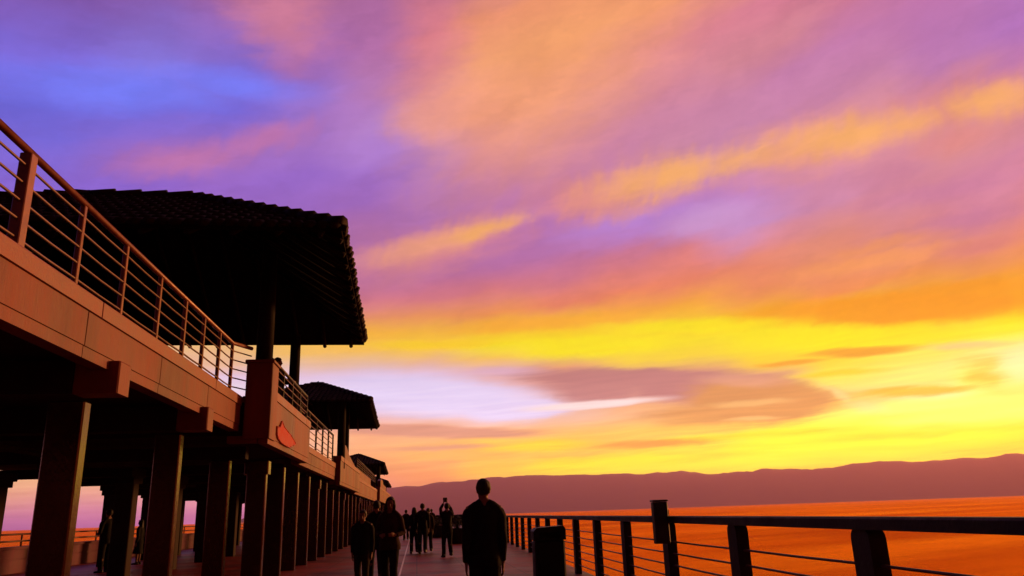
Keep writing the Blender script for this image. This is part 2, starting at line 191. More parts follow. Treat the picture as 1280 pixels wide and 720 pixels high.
 [(0.939,0.262,0.007),(0.939,0.262,0.007),(0.947,0.289,0.007),(0.955,0.316,0.007),(0.963,0.342,0.007),(0.971,0.369,0.007),(0.971,0.373,0.007),(0.968,0.369,0.007),(0.965,0.364,0.007),(0.961,0.359,0.007),(0.958,0.355,0.007),(0.953,0.346,0.008),(0.941,0.327,0.011),(0.929,0.308,0.013),(0.915,0.286,0.016),(0.900,0.262,0.020),(0.885,0.238,0.023),(0.865,0.213,0.028),(0.827,0.199,0.036),(0.782,0.181,0.047),(0.728,0.160,0.059),(0.659,0.138,0.072),(0.576,0.124,0.079),(0.492,0.111,0.086),(0.388,0.094,0.095),(0.297,0.078,0.100),(0.257,0.068,0.089),(0.209,0.056,0.075),(0.161,0.044,0.062),(0.082,0.024,0.039),(0.016,0.007,0.019),(0.004,0.002,0.006)],
 [(0.515,0.061,0.008),(0.515,0.061,0.008),(0.537,0.068,0.008),(0.559,0.075,0.008),(0.582,0.082,0.008),(0.604,0.089,0.008),(0.599,0.089,0.008),(0.582,0.086,0.009),(0.563,0.084,0.009),(0.544,0.081,0.009),(0.527,0.078,0.009),(0.508,0.075,0.010),(0.485,0.072,0.011),(0.463,0.068,0.013),(0.436,0.064,0.014),(0.407,0.060,0.016),(0.378,0.055,0.018),(0.345,0.051,0.020),(0.306,0.047,0.022),(0.260,0.042,0.024),(0.205,0.037,0.027),(0.150,0.031,0.029),(0.125,0.027,0.028),(0.101,0.023,0.027),(0.070,0.018,0.026),(0.044,0.014,0.025),(0.039,0.013,0.023),(0.033,0.011,0.020),(0.026,0.009,0.018),(0.015,0.006,0.014),(0.006,0.004,0.010),(0.003,0.002,0.005)],
 [(0.032,0.007,0.007),(0.032,0.007,0.007),(0.033,0.007,0.007),(0.034,0.007,0.007),(0.035,0.008,0.008),(0.037,0.008,0.008),(0.036,0.008,0.008),(0.035,0.008,0.008),(0.033,0.008,0.009),(0.032,0.008,0.009),(0.030,0.008,0.009),(0.029,0.008,0.009),(0.028,0.008,0.010),(0.026,0.007,0.010),(0.025,0.007,0.010),(0.023,0.007,0.011),(0.021,0.006,0.011),(0.019,0.006,0.012),(0.017,0.006,0.012),(0.015,0.005,0.012),(0.013,0.005,0.012),(0.010,0.004,0.011),(0.009,0.004,0.011),(0.008,0.004,0.011),(0.007,0.004,0.011),(0.006,0.003,0.010),(0.006,0.003,0.010),(0.005,0.003,0.009),(0.005,0.003,0.009),(0.004,0.003,0.008),(0.004,0.002,0.007),(0.003,0.002,0.005)],
 [(0.007,0.003,0.007),(0.007,0.003,0.007),(0.007,0.003,0.007),(0.007,0.003,0.008),(0.008,0.004,0.009),(0.008,0.004,0.009),(0.008,0.004,0.009),(0.008,0.004,0.009),(0.007,0.004,0.009),(0.007,0.003,0.009),(0.007,0.003,0.009),(0.007,0.003,0.009),(0.007,0.003,0.009),(0.007,0.003,0.009),(0.006,0.003,0.009),(0.006,0.003,0.009),(0.006,0.003,0.009),(0.006,0.003,0.009),(0.006,0.003,0.009),(0.005,0.003,0.009),(0.005,0.003,0.009),(0.005,0.003,0.009),(0.005,0.003,0.009),(0.005,0.003,0.009),(0.004,0.003,0.009),(0.004,0.003,0.009),(0.004,0.003,0.009),(0.004,0.003,0.008),(0.004,0.003,0.008),(0.004,0.003,0.007),(0.004,0.002,0.007),(0.003,0.002,0.005)],
]
# azimuth * cos(elevation), elevation, half length, half width (degrees), tilt, colour, alpha, inner edge, fibre, warp
CLOUDS = [
 (8.66, 30.63, 12.83, 6.98, 0.6839, (0.9387, 0.3813, 0.15), 0.6, 0, 0.5, 1.0),
 (10.06, 33.48, 6.46, 3.49, 0.5442, (0.9387, 0.3813, 0.15), 0.75, 0, 0.5, 1.0),
 (2.18, 29.88, 5.23, 2.21, 0.4866, (0.8879, 0.3515, 0.2423), 0.55, 0, 0.6, 1.0),
 (-9.39, 35.14, 3.7, 4.36, 0.7343, (0.6867, 0.2232, 0.305), 0.75, 0.1, 0.5, 1.0),
 (-4.98, 29.23, 3.58, 2.33, 0.9715, (0.4125, 0.1946, 0.6105), 0.45, 0, 0.4, 1.0),
 (-19.79, 28.52, 9.24, 1.98, 0.1789, (0.162, 0.2159, 1.0), 0.9, 0, 0.4, 1.0),
 (-12.74, 30.13, 6.95, 1.28, 0.0408, (0.162, 0.2159, 1.0), 0.8, 0, 0.4, 1.0),
 (-24.16, 29.64, 4.64, 0.93, 0.2069, (0.2086, 0.1559, 0.7529), 0.5, 0, 0.3, 1.0),
 (-16.17, 24.63, 5.55, 1.4, 0.2817, (0.552, 0.1878, 0.4287), 0.85, 0.1, 1.1, 1.0),
 (-10.74, 26.82, 4.69, 1.16, 0.3853, (0.552, 0.1878, 0.4287), 0.8, 0.1, 1.2, 1.0),
 (-3.57, 26.19, 3.6, 1.51, 0.2945, (0.4452, 0.2307, 0.6795), 0.6, 0, 0.4, 1.0),
 (16.82, 20.73, 8.89, 1.74, 0.1113, (0.4452, 0.2307, 0.6795), 0.8, 0.1, 0.2, 1.0),
 (21.6, 20.42, 4.11, 1.51, 0.1127, (0.5776, 0.3278, 0.6724), 0.85, 0.2, 0.3, 1.0),
 (1.22, 19.4, 9.77, 2.21, 0.263, (0.7305, 0.2542, 0.2423), 0.8, 0, 0.5, 1.0),
 (12.67, 22.8, 5.64, 2.21, 0.0788, (0.7305, 0.2542, 0.2423), 0.85, 0, 0.7, 1.0),
 (37.43, 22.62, 3.18, 1.28, -0.0885, (0.7305, 0.2542, 0.2423), 0.7, 0, 0.8, 1.0),
 (37.46, 24.56, 5.85, 2.33, -0.1034, (0.7305, 0.2542, 0.2423), 0.8, 0, 0.8, 1.0),
 (16.41, 23.35, 6.41, 2.56, 0.1225, (0.855, 0.3613, 0.2159), 0.85, 0.0, 0.9, 1.0),
 (27.62, 24.23, 6.53, 2.56, 0.0002, (0.855, 0.3613, 0.2159), 0.85, 0.0, 0.9, 1.0),
 (1.92, 20.14, 7.56, 1.28, 0.2672, (0.855, 0.3613, 0.2159), 0.9, 0.15, 0.7, 1.0),
 (4.97, 20.93, 4.01, 0.7, 0.2493, (0.956, 0.4564, 0.1274), 0.8, 0.1, 0.8, 1.0),
 (19.51, 24.02, 6.54, 1.69, 0.0905, (0.956, 0.4564, 0.1274), 0.85, 0.05, 1.0, 1.0),
 (31.11, 24.45, 6.75, 1.57, -0.0682, (0.956, 0.4564, 0.1274), 0.85, 0.05, 1.0, 1.0),
 (23.5, 24.37, 4.11, 1.16, 0.0591, (0.956, 0.4564, 0.1274), 0.7, 0.0, 0.9, 1.0),
 (34.26, 24.43, 3.58, 1.28, -0.0683, (0.956, 0.4564, 0.1274), 0.75, 0.0, 0.9, 1.0),
 (38.96, 24.41, 3.99, 1.4, -0.1579, (0.956, 0.4564, 0.1274), 0.8, 0.05, 1.0, 1.0),
 (25.43, 22.82, 5.42, 0.7, -0.0377, (0.6172, 0.2542, 0.4564), 0.6, 0, 0.5, 1.0),
 (32.36, 15.79, 7.68, 0.81, 0.0174, (0.9216, 0.3515, 0.107), 0.75, 0.1, 0.7, 1.0),
 (32.64, 16.7, 4.72, 0.7, 0.0758, (0.9216, 0.3515, 0.107), 0.6, 0, 0.7, 1.0),
 (27.26, 17.2, 4.81, 0.7, 0.0246, (0.7913, 0.2831, 0.1878), 0.5, 0, 0.7, 1.0),
 (36.27, 19.57, 5.78, 0.81, -0.014, (0.5647, 0.2086, 0.3813), 0.6, 0.1, 0.6, 1.0),
 (38.09, 17.43, 4.05, 0.7, -0.0121, (0.5647, 0.2086, 0.3813), 0.55, 0.1, 0.6, 1.0),
 (38.83, 15.59, 3.34, 0.52, -0.0422, (0.6724, 0.2159, 0.2016), 0.6, 0.1, 0.6, 1.0),
 (33.91, 12.43, 9.84, 1.28, -0.0793, (0.9647, 0.3515, 0.007), 0.95, 0.5, 0.3, 1.0),
 (37.9, 12.92, 5.87, 0.7, -0.0868, (0.9647, 0.3515, 0.007), 0.8, 0.3, 0.3, 1.0),
 (8.88, 13.74, 7.79, 0.76, 0.0345, (0.9734, 0.4342, 0.0296), 0.8, 0.2, 0.4, 1.0),
 (13.54, 11.8, 8.86, 0.93, 0.0216, (1.0, 0.8714, 0.0), 0.8, 0.3, 0.2, 1.0),
 (20.49, 12.75, 7.41, 0.76, -0.0576, (1.0, 0.8714, 0.0), 0.8, 0.3, 0.3, 1.0),
 (32.79, 10.6, 10.45, 1.05, -0.0945, (1.0, 0.8714, 0.0), 0.85, 0.3, 0.2, 1.0),
 (0.87, 12.32, 6.22, 0.47, 0.0086, (1.0, 0.6724, 0.006), 0.8, 0.2, 0.2, 1.0),
 (0.94, 8.57, 9.11, 1.63, -0.0846, (0.7157, 0.6445, 0.9387), 0.96, 0.55, 0.35, 0.6),
 (7.03, 7.39, 4.76, 0.87, 0.0094, (0.7157, 0.6445, 0.9387), 0.95, 0.6, 0.5, 0.8),
 (6.47, 10.22, 4.2, 0.41, -0.0604, (0.6867, 0.4342, 0.6038), 0.7, 0.2, 0.3, 1.0),
 (16.17, 9.28, 9.43, 0.81, -0.0696, (0.4564, 0.2016, 0.2016), 0.95, 0.6, 0.3, 0.6),
 (13.5, 8.67, 4.78, 1.28, -0.0635, (0.4564, 0.2016, 0.2016), 0.9, 0.4, 0.45, 0.8),
 (20.6, 8.31, 7.61, 1.45, -0.0624, (0.4564, 0.2016, 0.2016), 0.93, 0.5, 0.35, 0.8),
 (24.97, 6.99, 5.62, 1.74, -0.0898, (0.6172, 0.2874, 0.0844), 0.94, 0.66, 0.35, 0.8),
 (22.19, 6.25, 6.91, 1.1, -0.028, (0.6172, 0.2874, 0.0844), 0.88, 0.3, 0.35, 0.8),
 (23.85, 8.53, 3.86, 0.58, -0.1095, (0.7011, 0.3515, 0.2232), 0.7, 0.3, 0.5, 1.0),
 (13.06, 7.53, 6.04, 0.35, 0.0245, (0.8879, 0.7305, 0.7305), 0.92, 0.45, 0.6, 0.6),
 (24.32, 6.91, 3.28, 0.29, -0.0044, (0.9047, 0.552, 0.1878), 0.6, 0.2, 0.8, 1.0),
 (24.41, 5.87, 2.31, 0.17, -0.0071, (0.9047, 0.552, 0.1878), 0.7, 0.2, 0.6, 1.0),
 (18.52, 5.23, 6.82, 0.52, 0.0093, (0.9216, 0.552, 0.0887), 0.75, 0.3, 0.6, 1.0),
 (17.7, 4.47, 4.86, 0.35, 0.021, (0.7011, 0.2874, 0.0423), 0.8, 0.4, 0.5, 1.0),
 (0.94, 5.98, 9.02, 0.52, -0.0574, (0.6038, 0.2789, 0.1946), 0.92, 0.55, 0.35, 0.6),
 (2.0, 4.78, 4.97, 0.23, 0.0082, (0.6038, 0.2789, 0.1946), 0.7, 0.2, 0.5, 1.0),
 (-0.31, 3.7, 4.9, 0.23, -0.014, (0.8388, 0.3515, 0.1274), 0.5, 0.1, 0.5, 1.0),
 (9.03, 4.64, 4.42, 0.47, 0.0221, (1.0, 0.6584, 0.0176), 0.85, 0.3, 0.6, 1.0),
 (14.42, 3.21, 7.49, 0.52, 0.0153, (1.0, 0.8714, 0.0044), 0.85, 0.3, 0.4, 1.0),
 (11.63, 4.0, 4.68, 0.23, 0.0217, (0.9047, 0.4564, 0.0723), 0.7, 0.2, 0.5, 1.0),
 (31.09, 3.62, 11.37, 0.81, -0.038, (1.0, 0.9734, 0.0044), 0.8, 0.2, 0.3, 1.0),
 (31.79, 9.79, 4.0, 0.41, -0.0485, (0.8714, 0.3712, 0.0212), 0.92, 0.4, 0.6, 0.7),
 (27.2, 9.56, 2.66, 0.23, -0.024, (0.8714, 0.3712, 0.0212), 0.85, 0.3, 0.5, 1.0),
 (30.09, 8.51, 3.71, 0.29, -0.0118, (0.9216, 0.6584, 0.0144), 0.8, 0.2, 0.5, 1.0),
 (38.52, 7.25, 1.99, 1.51, -0.1921, (0.9734, 0.8879, 0.0612), 0.6, 0.1, 0.5, 1.0),
 (34.93, 6.84, 4.23, 0.35, -0.0275, (0.855, 0.491, 0.0252), 0.9, 0.4, 0.6, 1.0),
 (38.81, 7.43, 1.74, 1.16, -0.7689, (0.855, 0.491, 0.0252), 0.65, 0.0, 0.7, 1.0),
 (37.65, 9.41, 2.82, 0.35, -0.0542, (0.8714, 0.6172, 0.2232), 0.85, 0.3, 0.6, 1.0),
 (41.56, 7.87, 2.33, 1.4, 0.1293, (0.9823, 0.9473, 0.402), 0.75, 0.3, 0.4, 1.0),
 (35.85, 5.87, 5.74, 0.52, -0.0191, (1.0, 0.9823, 0.1878), 0.8, 0.2, 0.7, 1.0),
 (30.13, 7.07, 1.69, 0.35, -0.5901, (0.956, 0.7605, 0.305), 0.5, 0.1, 0.6, 0.8),
 (31.85, 6.08, 1.73, 0.52, -0.1934, (0.956, 0.7605, 0.305), 0.6, 0.1, 0.6, 1.0),
 (36.29, 4.9, 4.78, 0.35, -0.0121, (1.0, 0.9823, 0.1559), 0.75, 0.2, 0.5, 1.0),
 (24.98, 4.68, 7.48, 0.35, -0.0143, (0.9734, 0.7605, 0.007), 0.75, 0.2, 0.6, 1.0),
 (32.99, 4.01, 4.08, 0.23, -0.0142, (0.9734, 0.7605, 0.007), 0.8, 0.2, 0.6, 1.0),
]
# ------------------------------------------------------------------ sky
# the sunset sky as a map over the sphere: colours by azimuth (degrees right of the pier's line) and elevation,
# cloud banks and wisps laid over it, all broken up by noise
SUN_AZ, SUN_EL = rad(56), rad(6.5)
world = bpy.data.worlds.new('World'); world.use_nodes = True
t = world.node_tree; t.nodes.clear()
out = t.nodes.new('ShaderNodeOutputWorld'); bg = t.nodes.new('ShaderNodeBackground')
t.links.new(bg.outputs[0], out.inputs[0])
tc = t.nodes.new('ShaderNodeTexCoord'); d = Nd(t, tc.outputs['Generated'])
sp = t.nodes.new('ShaderNodeSeparateXYZ'); t.links.new(d.k, sp.inputs[0])
X, Y, Z = (Nd(t, sp.outputs[i]) for i in range(3))
AZ0 = X._m('ARCTAN2', Y)*57.29578
EL0 = Z._m('MINIMUM', 1.0)._m('MAXIMUM', -1.0)._m('ARCSINE')*57.29578
P0 = combine(t, AZ0, EL0)
def vmath(op, a, b, c=None):
    n = t.nodes.new('ShaderNodeVectorMath'); n.operation = op
    for i, x in enumerate((a, b, c)):
        if x is None: continue
        if isinstance(x, Nd): t.links.new(x.k, n.inputs[i])
        else: n.inputs[i].default_value = x
    return Nd(t, n.outputs[1 if op == 'DOT_PRODUCT' else 0])
# warps, centred on zero: a broad slow one, a flat ragged one, a steep fibrous one and a finer broken one
def warp(loc, rot, scale, detail, rough):
    return vmath('SUBTRACT', fbm(t, mapping(t, P0, loc=loc, rot=(0,0,rad(rot)), scale=(*scale,1), kind='TEXTURE'), 1, detail, rough, True), (.5,.5,.5))
n1 = warp((0,0,0), 0, (14,6.2), 2, .5)
n2 = warp((7,3,0), 12, (4.6,1.3), 3.5, .5)
n3 = warp((3,9,0), 72, (2.6,1.1), 3, .5)
n4 = warp((1,5,0), 8, (1.9,.62), 5, .58)
def blend(*terms):
    v = (0,0,0)
    for n, k in terms: v = vmath('MULTIPLY_ADD', n, (*k,0), v)
    return v
soft = blend((n2,(3.0,1.3)), (n1,(1.6,.4)), (n4,(2.2,.75)))       # broad, flat warp
rag = blend((n3,(1.0,1.15)), (n2,(2.2,1.0)), (n4,(1.6,.8)))       # ragged, fibrous warp
fib = fbm(t, mapping(t, vmath('MULTIPLY_ADD', n1, (6,4,0), P0), rot=(0,0,rad(66)), scale=(3.4,1.15,1), kind='TEXTURE'), 1, 3.2, .5)
lam = fbm(t, mapping(t, vmath('MULTIPLY_ADD', n1, (0,1.5,0), P0), rot=(0,0,rad(2.5)), scale=(7.0,.42,1), kind='TEXTURE'), 1, 5, .58)
blw = fbm(t, mapping(t, vmath('MULTIPLY_ADD', n4, (4,2.5,0), P0), rot=(0,0,rad(16)), scale=(5.5,2.0,1), kind='TEXTURE'), 1, 5, .55)
tex = (fib-.5)*EL0.sst(8, 16, .0, .10) + (blw-.5)*EL0.sst(8, 16, .0, .42) + (lam-.5)*EL0.sst(1, 15, .75, .05)
g = (tex + 1.0)*EL0.sst(13, 1.5, 1.0, 1.72)
hi = EL0.sst(6, 24, .28, 1.0)
wv = vmath('MULTIPLY_ADD', blend((n1,(3.0,1.6)), (n2,(2.6,1.7))), combine(t, 1.0, hi, 0.0), P0)
sx_ = t.nodes.new('ShaderNodeSeparateXYZ'); t.links.new(wv.k, sx_.inputs[0])
azw, elw = Nd(t, sx_.outputs[0]), Nd(t, sx_.outputs[1])
sh = elw - elw.sst(6, 26, 0, .20)*((azw-6.8)._m('MAXIMUM',-40.0)._m('MINIMUM',40.0))
EMIN, EMAX = -3.0, 80.0
pos = (sh-EMIN)/(EMAX-EMIN)
col = None
for i, (a, row) in enumerate(zip(SKY_AZ, SKY_RAMPS)):
    c = ramp(t, pos, [((e-EMIN)/(EMAX-EMIN), k) for e, k in zip(SKY_EL, row)])
    if col is None: col = c
    else: col = mix(t, azw.sst(SKY_AZ[i-1], a), col, c)
# a little of the physical clear sky in the blue part
nis = t.nodes.new('ShaderNodeTexSky'); nis.sky_type = 'NISHITA'; nis.sun_disc = False
t.links.new(d.k, nis.inputs['Vector']) if 'Vector' in nis.inputs else None
nis.sun_elevation = SUN_EL; nis.sun_rotation = SUN_AZ
nm = t.nodes.new('ShaderNodeMix'); nm.data_type = 'RGBA'; nm.blend_type = 'MULTIPLY'; nm.inputs[0].default_value = 1
t.links.new(nis.outputs[0], nm.inputs[6]); nm.inputs[7].default_value = (.07,.07,.07,1)
col = mix(t, EL0.sst(10, 30, 0, .05), col, Nd(t, nm.outputs[2]))
Q0 = combine(t, AZ0*(EL0*.0174533)._m('COSINE'), EL0, 1.0)
WARPED = {(kd, lv): vmath('MULTIPLY_ADD', rag if kd == 'rag' else soft, (lv, lv*(1.0 if lv > .9 else .85), 0), Q0) for kd in ('rag','soft') for lv in (.22,.4,.65,1.0)}
fac = last = None
for (a0, e0, L, W, ang, rgb, al, edge, fb, wp) in CLOUDS:
    kind = 'rag' if e0 > 11 and fb > .55 else 'soft'
    ka = wp*min(1., .3 + W/3); lv = min((.22,.4,.65,1.0), key=lambda q: abs(q-ka))
    u = WARPED[kind, lv]
    c_, s_ = math.cos(ang), math.sin(ang)
    qx = vmath('DOT_PRODUCT', u, (c_/L, s_/L, -(a0*c_+e0*s_)/L)); qy = vmath('DOT_PRODUCT', u, (-s_/W, c_/W, (a0*s_-e0*c_)/W))
    r = qx._m('MULTIPLY_ADD', qx, qy*qy)._m('SQRT')
    kf = fb*(.75 if e0 > 11 else 1.3)
    if fb: r = (fib if e0 > 11 else lam)._m('MULTIPLY_ADD', kf, r) - kf*.5
    f = r.sst(1.18, edge, 0, al)
    if last == rgb: fac = fac._m('MAXIMUM', f)
    else:
        if last: col = mix(t, fac, col, last)
        fac, last = f, rgb
col = mix(t, fac, col, last)
cc = combine(t, g*.9 + .1, g, g*.85 + .15)
nm = t.nodes.new('ShaderNodeMix'); nm.data_type = 'RGBA'; nm.blend_type = 'MULTIPLY'; nm.inputs[0].default_value = 1
t.links.new(col.k, nm.inputs[6]); t.links.new(cc.k, nm.inputs[7])
t.links.new(nm.outputs[2], bg.inputs['Color']); bg.inputs['Strength'].default_value = 1.0
scene.world = world
world.cycles.sampling_method = 'MANUAL'; world.cycles.sample_map_resolution = 1024

sun = bpy.data.lights.new('sun', 'SUN'); sun.energy = 4.8; sun.angle = rad(8); sun.color = (1.0,.37,.11)
so = bpy.data.objects.new('sun', sun); COL.objects.link(so)
sd = Vector((math.sin(SUN_AZ)*math.cos(SUN_EL), math.cos(SUN_AZ)*math.cos(SUN_EL), math.sin(SUN_EL)))
so.rotation_euler = (-sd).to_track_quat('-Z','Y').to_euler(); so.location = sd*60

vs = scene.view_settings; vs.view_transform = 'Standard'; vs.look = 'None'; vs.exposure = 0; vs.gamma = 1; vs.use_curve_mapping = False

# ------------------------------------------------------------------ camera
EYE = 1.3
cam = bpy.data.cameras.new('camera'); cam.sensor_width = 36; cam.lens = 36*950/1280; cam.clip_start = .05; cam.clip_end = 60000
co = bpy.data.objects.new('camera', cam); COL.objects.link(co); scene.camera = co
F = Vector((0.12351206,0.95099021,0.28348262)); Rv = Vector((0.99234129,-0.11890614,-0.03346783)); Uv = Vector((-0.00188025,-0.28544519,0.95839319))
co.matrix_world = Matrix(((Rv.x,Uv.x,-F.x,0),(Rv.y,Uv.y,-F.y,0),(Rv.z,Uv.z,-F.z,EYE),(0,0,0,1)))
cy = scene.cycles
cy.max_bounces = 6; cy.diffuse_bounces = 3; cy.glossy_bounces = 3; cy.volume_bounces = 0; cy.transmission_bounces = 2
cy.sample_clamp_indirect = 4; cy.use_denoising = True

# ------------------------------------------------------------------ sea, far hills, air
SEA_Z = -5.0
def polar(name, radii, n, z, mat):
    mb = MB(); v = [(0,0,z)]; f = []
    for r in radii: v += [(r*math.sin(2*math.pi*k/n), r*math.cos(2*math.pi*k/n), z) for k in range(n)]
    f += [(0,1+k,1+(k+1)%n) for k in range(n)]
    for i in range(len(radii)-1): f += [(1+i*n+k,1+(i+1)*n+k,1+(i+1)*n+(k+1)%n,1+i*n+(k+1)%n) for k in range(n)]
    return mb.add(v,f).build(name, mat)
m = bpy.data.materials.new('sea_water'); m.use_nodes = True; t = m.node_tree; b = t.nodes['Principled BSDF']
t.nodes.remove(b)
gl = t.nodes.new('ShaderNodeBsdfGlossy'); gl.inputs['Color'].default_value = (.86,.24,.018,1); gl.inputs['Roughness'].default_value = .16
df = t.nodes.new('ShaderNodeBsdfDiffuse'); df.inputs['Color'].default_value = (.03,.008,.004,1)
fr = t.nodes.new('ShaderNodeFresnel'); fr.inputs['IOR'].default_value = 1.45
ms = t.nodes.new('ShaderNodeMixShader'); t.links.new(fr.outputs[0], ms.inputs[0]); t.links.new(df.outputs[0], ms.inputs[1]); t.links.new(gl.outputs[0], ms.inputs[2])
pt_ = fbm(t, mapping(t, Nd(t, t.nodes.new('ShaderNodeTexCoord').outputs['Object']), rot=(0,0,rad(30)), scale=(260,60,1), kind='TEXTURE'), 1, 5, .6)
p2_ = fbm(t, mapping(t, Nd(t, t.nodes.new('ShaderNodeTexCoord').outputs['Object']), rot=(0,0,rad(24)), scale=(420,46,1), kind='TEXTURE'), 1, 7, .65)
t.links.new(mix(t, p2_.sst(.36,.64), (.80,.165,.012), (1,.29,.019)).k, gl.inputs['Color'])  # sunset orange of the reflections put into the gloss colour, streaked by noise
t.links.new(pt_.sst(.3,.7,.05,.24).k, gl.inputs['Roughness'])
t.links.new(ms.outputs[0], t.nodes['Material Output'].inputs['Surface'])
tc = t.nodes.new('ShaderNodeTexCoord'); ob = Nd(t, tc.outputs['Object'])
sw = fbm(t, mapping(t, ob, rot=(0,0,rad(35)), scale=(.05,.16,1)), 1, 6, .62)
ch = fbm(t, mapping(t, ob, rot=(0,0,rad(20)), scale=(.5,1.3,1)), 1, 5, .65)
bn = t.nodes.new('ShaderNodeBump'); bn.inputs['Strength'].default_value = .5; bn.inputs['Distance'].default_value = 1.0
t.links.new((sw*2.6 + ch*.9).k, bn.inputs['Height'])
for n_ in (gl, df): t.links.new(bn.outputs[0], n_.inputs['Normal'])
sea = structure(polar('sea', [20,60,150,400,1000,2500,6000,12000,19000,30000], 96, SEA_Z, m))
hm = material('far_hills_scrub', (.055,.045,.03), .95, .4, .0012, detail=8)
def ridge(az):
    pts = [(-60,-.3),(-14,-.3),(-9,1.2),(-4,2.1),(0,2.2),(3,2.38),(6,2.62),(9,2.66),(13,2.52),(17,2.44),(19.5,2.42),(22,2.26),(25,2.40),(27,2.26),(29,2.32),(31,2.50),(34,2.44),(37,2.42),(40,2.48),(44,2.6),(52,2.6),(60,2.5),(75,2.0),(95,1.3),(110,.8)]
    for (a,h),(a2,h2) in zip(pts,pts[1:]):
        if a <= az <= a2:
            k = (az-a)/(a2-a); k = k*k*(3-2*k); return h+(h2-h)*k
    return .5
mb = MB(); na, nr = 520, 16; v = []
for i in range(na+1):
    az = -60 + 170*i/na
    for j in range(nr+1):
        k = j/nr; r = 10500 + 6500*k
        top = math.tan(rad(ridge(az)*.97))*13800
        prof = math.sin(min(1,k/.5)*math.pi/2)**1.25 if k < .5 else math.cos((k-.5)*math.pi)*.9+.1
        x, y = r*math.sin(rad(az)), r*math.cos(rad(az))
        n = noise.fractal(Vector((x,y,0))*.0011, .9, 2.0, 6)*.5
        h = top*prof*(1+.10*n*(1.6-k)) + (26*noise.noise(Vector((az*.9,k*3,1)))+12*noise.noise(Vector((az*3.1,k*5,4))))*prof
        if az in (19.5,): h += 20
        v.append((x,y,SEA_Z-2+max(0,h)))
f = [(i*(nr+1)+j,(i+1)*(nr+1)+j,(i+1)*(nr+1)+j+1,i*(nr+1)+j+1) for i in range(na) for j in range(nr)]
hills = structure(mb.add(v,f,True).build('hills', hm))
hmz = bpy.data.materials.new('haze_air'); hmz.use_nodes = True; t = hmz.node_tree; t.nodes.clear()
o_ = t.nodes.new('ShaderNodeOutputMaterial'); pv = t.nodes.new('ShaderNodeVolumePrincipled')
pv.inputs['Color'].default_value = (1.0,.56,.98,1); pv.inputs['Density'].default_value = 5.0e-5; pv.inputs['Anisotropy'].default_value = .36
t.links.new(pv.outputs[0], o_.inputs['Volume'])
haze = structure(MB().box(-17500,17500,-17500,17500,SEA_Z-4,760).build('haze', hmz), 'stuff')
# ------------------------------------------------------------------ materials
def joints(pitch_x, pitch_y, width, dark, off=0.0):
    def fin(t, v, c):
        n = t.nodes.new('ShaderNodeSeparateXYZ'); t.links.new(v.k, n.inputs[0])
        k = None
        for i, p in ((0,pitch_x),(1,pitch_y)):
            if not p: continue
            e = (Nd(t, n.outputs[i])/p + off)._m('FRACT')._m('SUBTRACT', .5)._m('ABSOLUTE')
            e = e.sst(.5-width/p, .5-width/p*.5)
            k = e if k is None else k._m('MAXIMUM', e)
        return mix(t, k, c, dark)
    return fin
M_FASCIA = material('terracotta_painted_concrete', (.175,.034,.022), .52, .22, .9, spec=.3, bump=.25, bscale=30, stain=(.085,.024,.016), stain_amt=.8, stretch=(1,1,.22))
M_COPING = material('worn_concrete_coping', (.20,.041,.027), .52, .2, 1.3, bump=.25, bscale=40)
M_PILLAR = material('dark_gloss_painted_pillar', (.013,.008,.006), .20, .25, 1.5, spec=1.0, tint=(1,.50,.20), bump=.2, bscale=30, stain=(.02,.010,.007), stain_amt=.7, stretch=(1,1,.35))  # orange of the lit strips put into the specular tint
M_PILLAR_IN = material('dark_concrete_pillar', (.030,.020,.017), .9, .3, 1.5, spec=.2)  # plain dark concrete tone
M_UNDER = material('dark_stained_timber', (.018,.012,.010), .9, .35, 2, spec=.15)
M_DECK = material('damp_red_concrete_paving', (.29,.036,.030), .52, .35, .55, spec=.18, bump=.25, bscale=14, stain=(.035,.012,.011), stain_amt=.75, finish=joints(1.2,1.2,.012,(.02,.009,.008)))
M_STRIP = material('pale_drain_strip', (.55,.26,.22), .4, .2, 6)
M_WALLP = material('plum_reflection_parapet', (.12,.028,.070), .8, .25, 1.2, stain=(.06,.025,.025), stain_amt=.6, stretch=(1,1,.5))  # purple reflection of the sea put into the wall colour
M_STEELP = material('rust_brown_painted_steel', (.20,.062,.040), .42, .2, 6, bump=.1)
M_CABLE = material('stainless_cable', (.16,.10,.09), .5, .1, 20, metallic=.6)
M_BLACKW = material('black_painted_timber', (.012,.010,.010), .62, .3, 5, bump=.2, spec=.25)
M_BLACKS = material('black_painted_steel', (.014,.010,.010), .5, .25, 8, spec=.3)
M_ROD = material('rusty_steel_rod', (.07,.02,.014), .5, .3, 10)
M_TILE = material('dark_clay_roof_tile', (.015,.005,.004), .8, .45, 2.2, bump=.2, bscale=20, spec=.2)  # very dark clay tone, varied by noise
M_SOFFIT = material('dark_roof_boards', (.008,.006,.006), .95, .3, 3, spec=.05)  # near-black board tone
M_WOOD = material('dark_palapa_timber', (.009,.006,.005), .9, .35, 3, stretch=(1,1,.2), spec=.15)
M_SIGN = material('scarlet_enamel', (.40,.012,.004), .6, .1, 6, spec=.2)
M_RIM = material('dark_red_rim', (.34,.010,.004), .5, .1, 6)
M_BIN = material('charcoal_bin_plastic', (.007,.006,.007), .6, .2, 6, spec=.2)
M_BOX = material('black_enamel_box', (.010,.010,.010), .5, .2, 6)
M_WHITE = material('boat_white_paint', (.45,.4,.4), .5, .1, 4)
M_LEAF = material('dark_planter_leaves', (.02,.028,.014), .7, .4, 6)

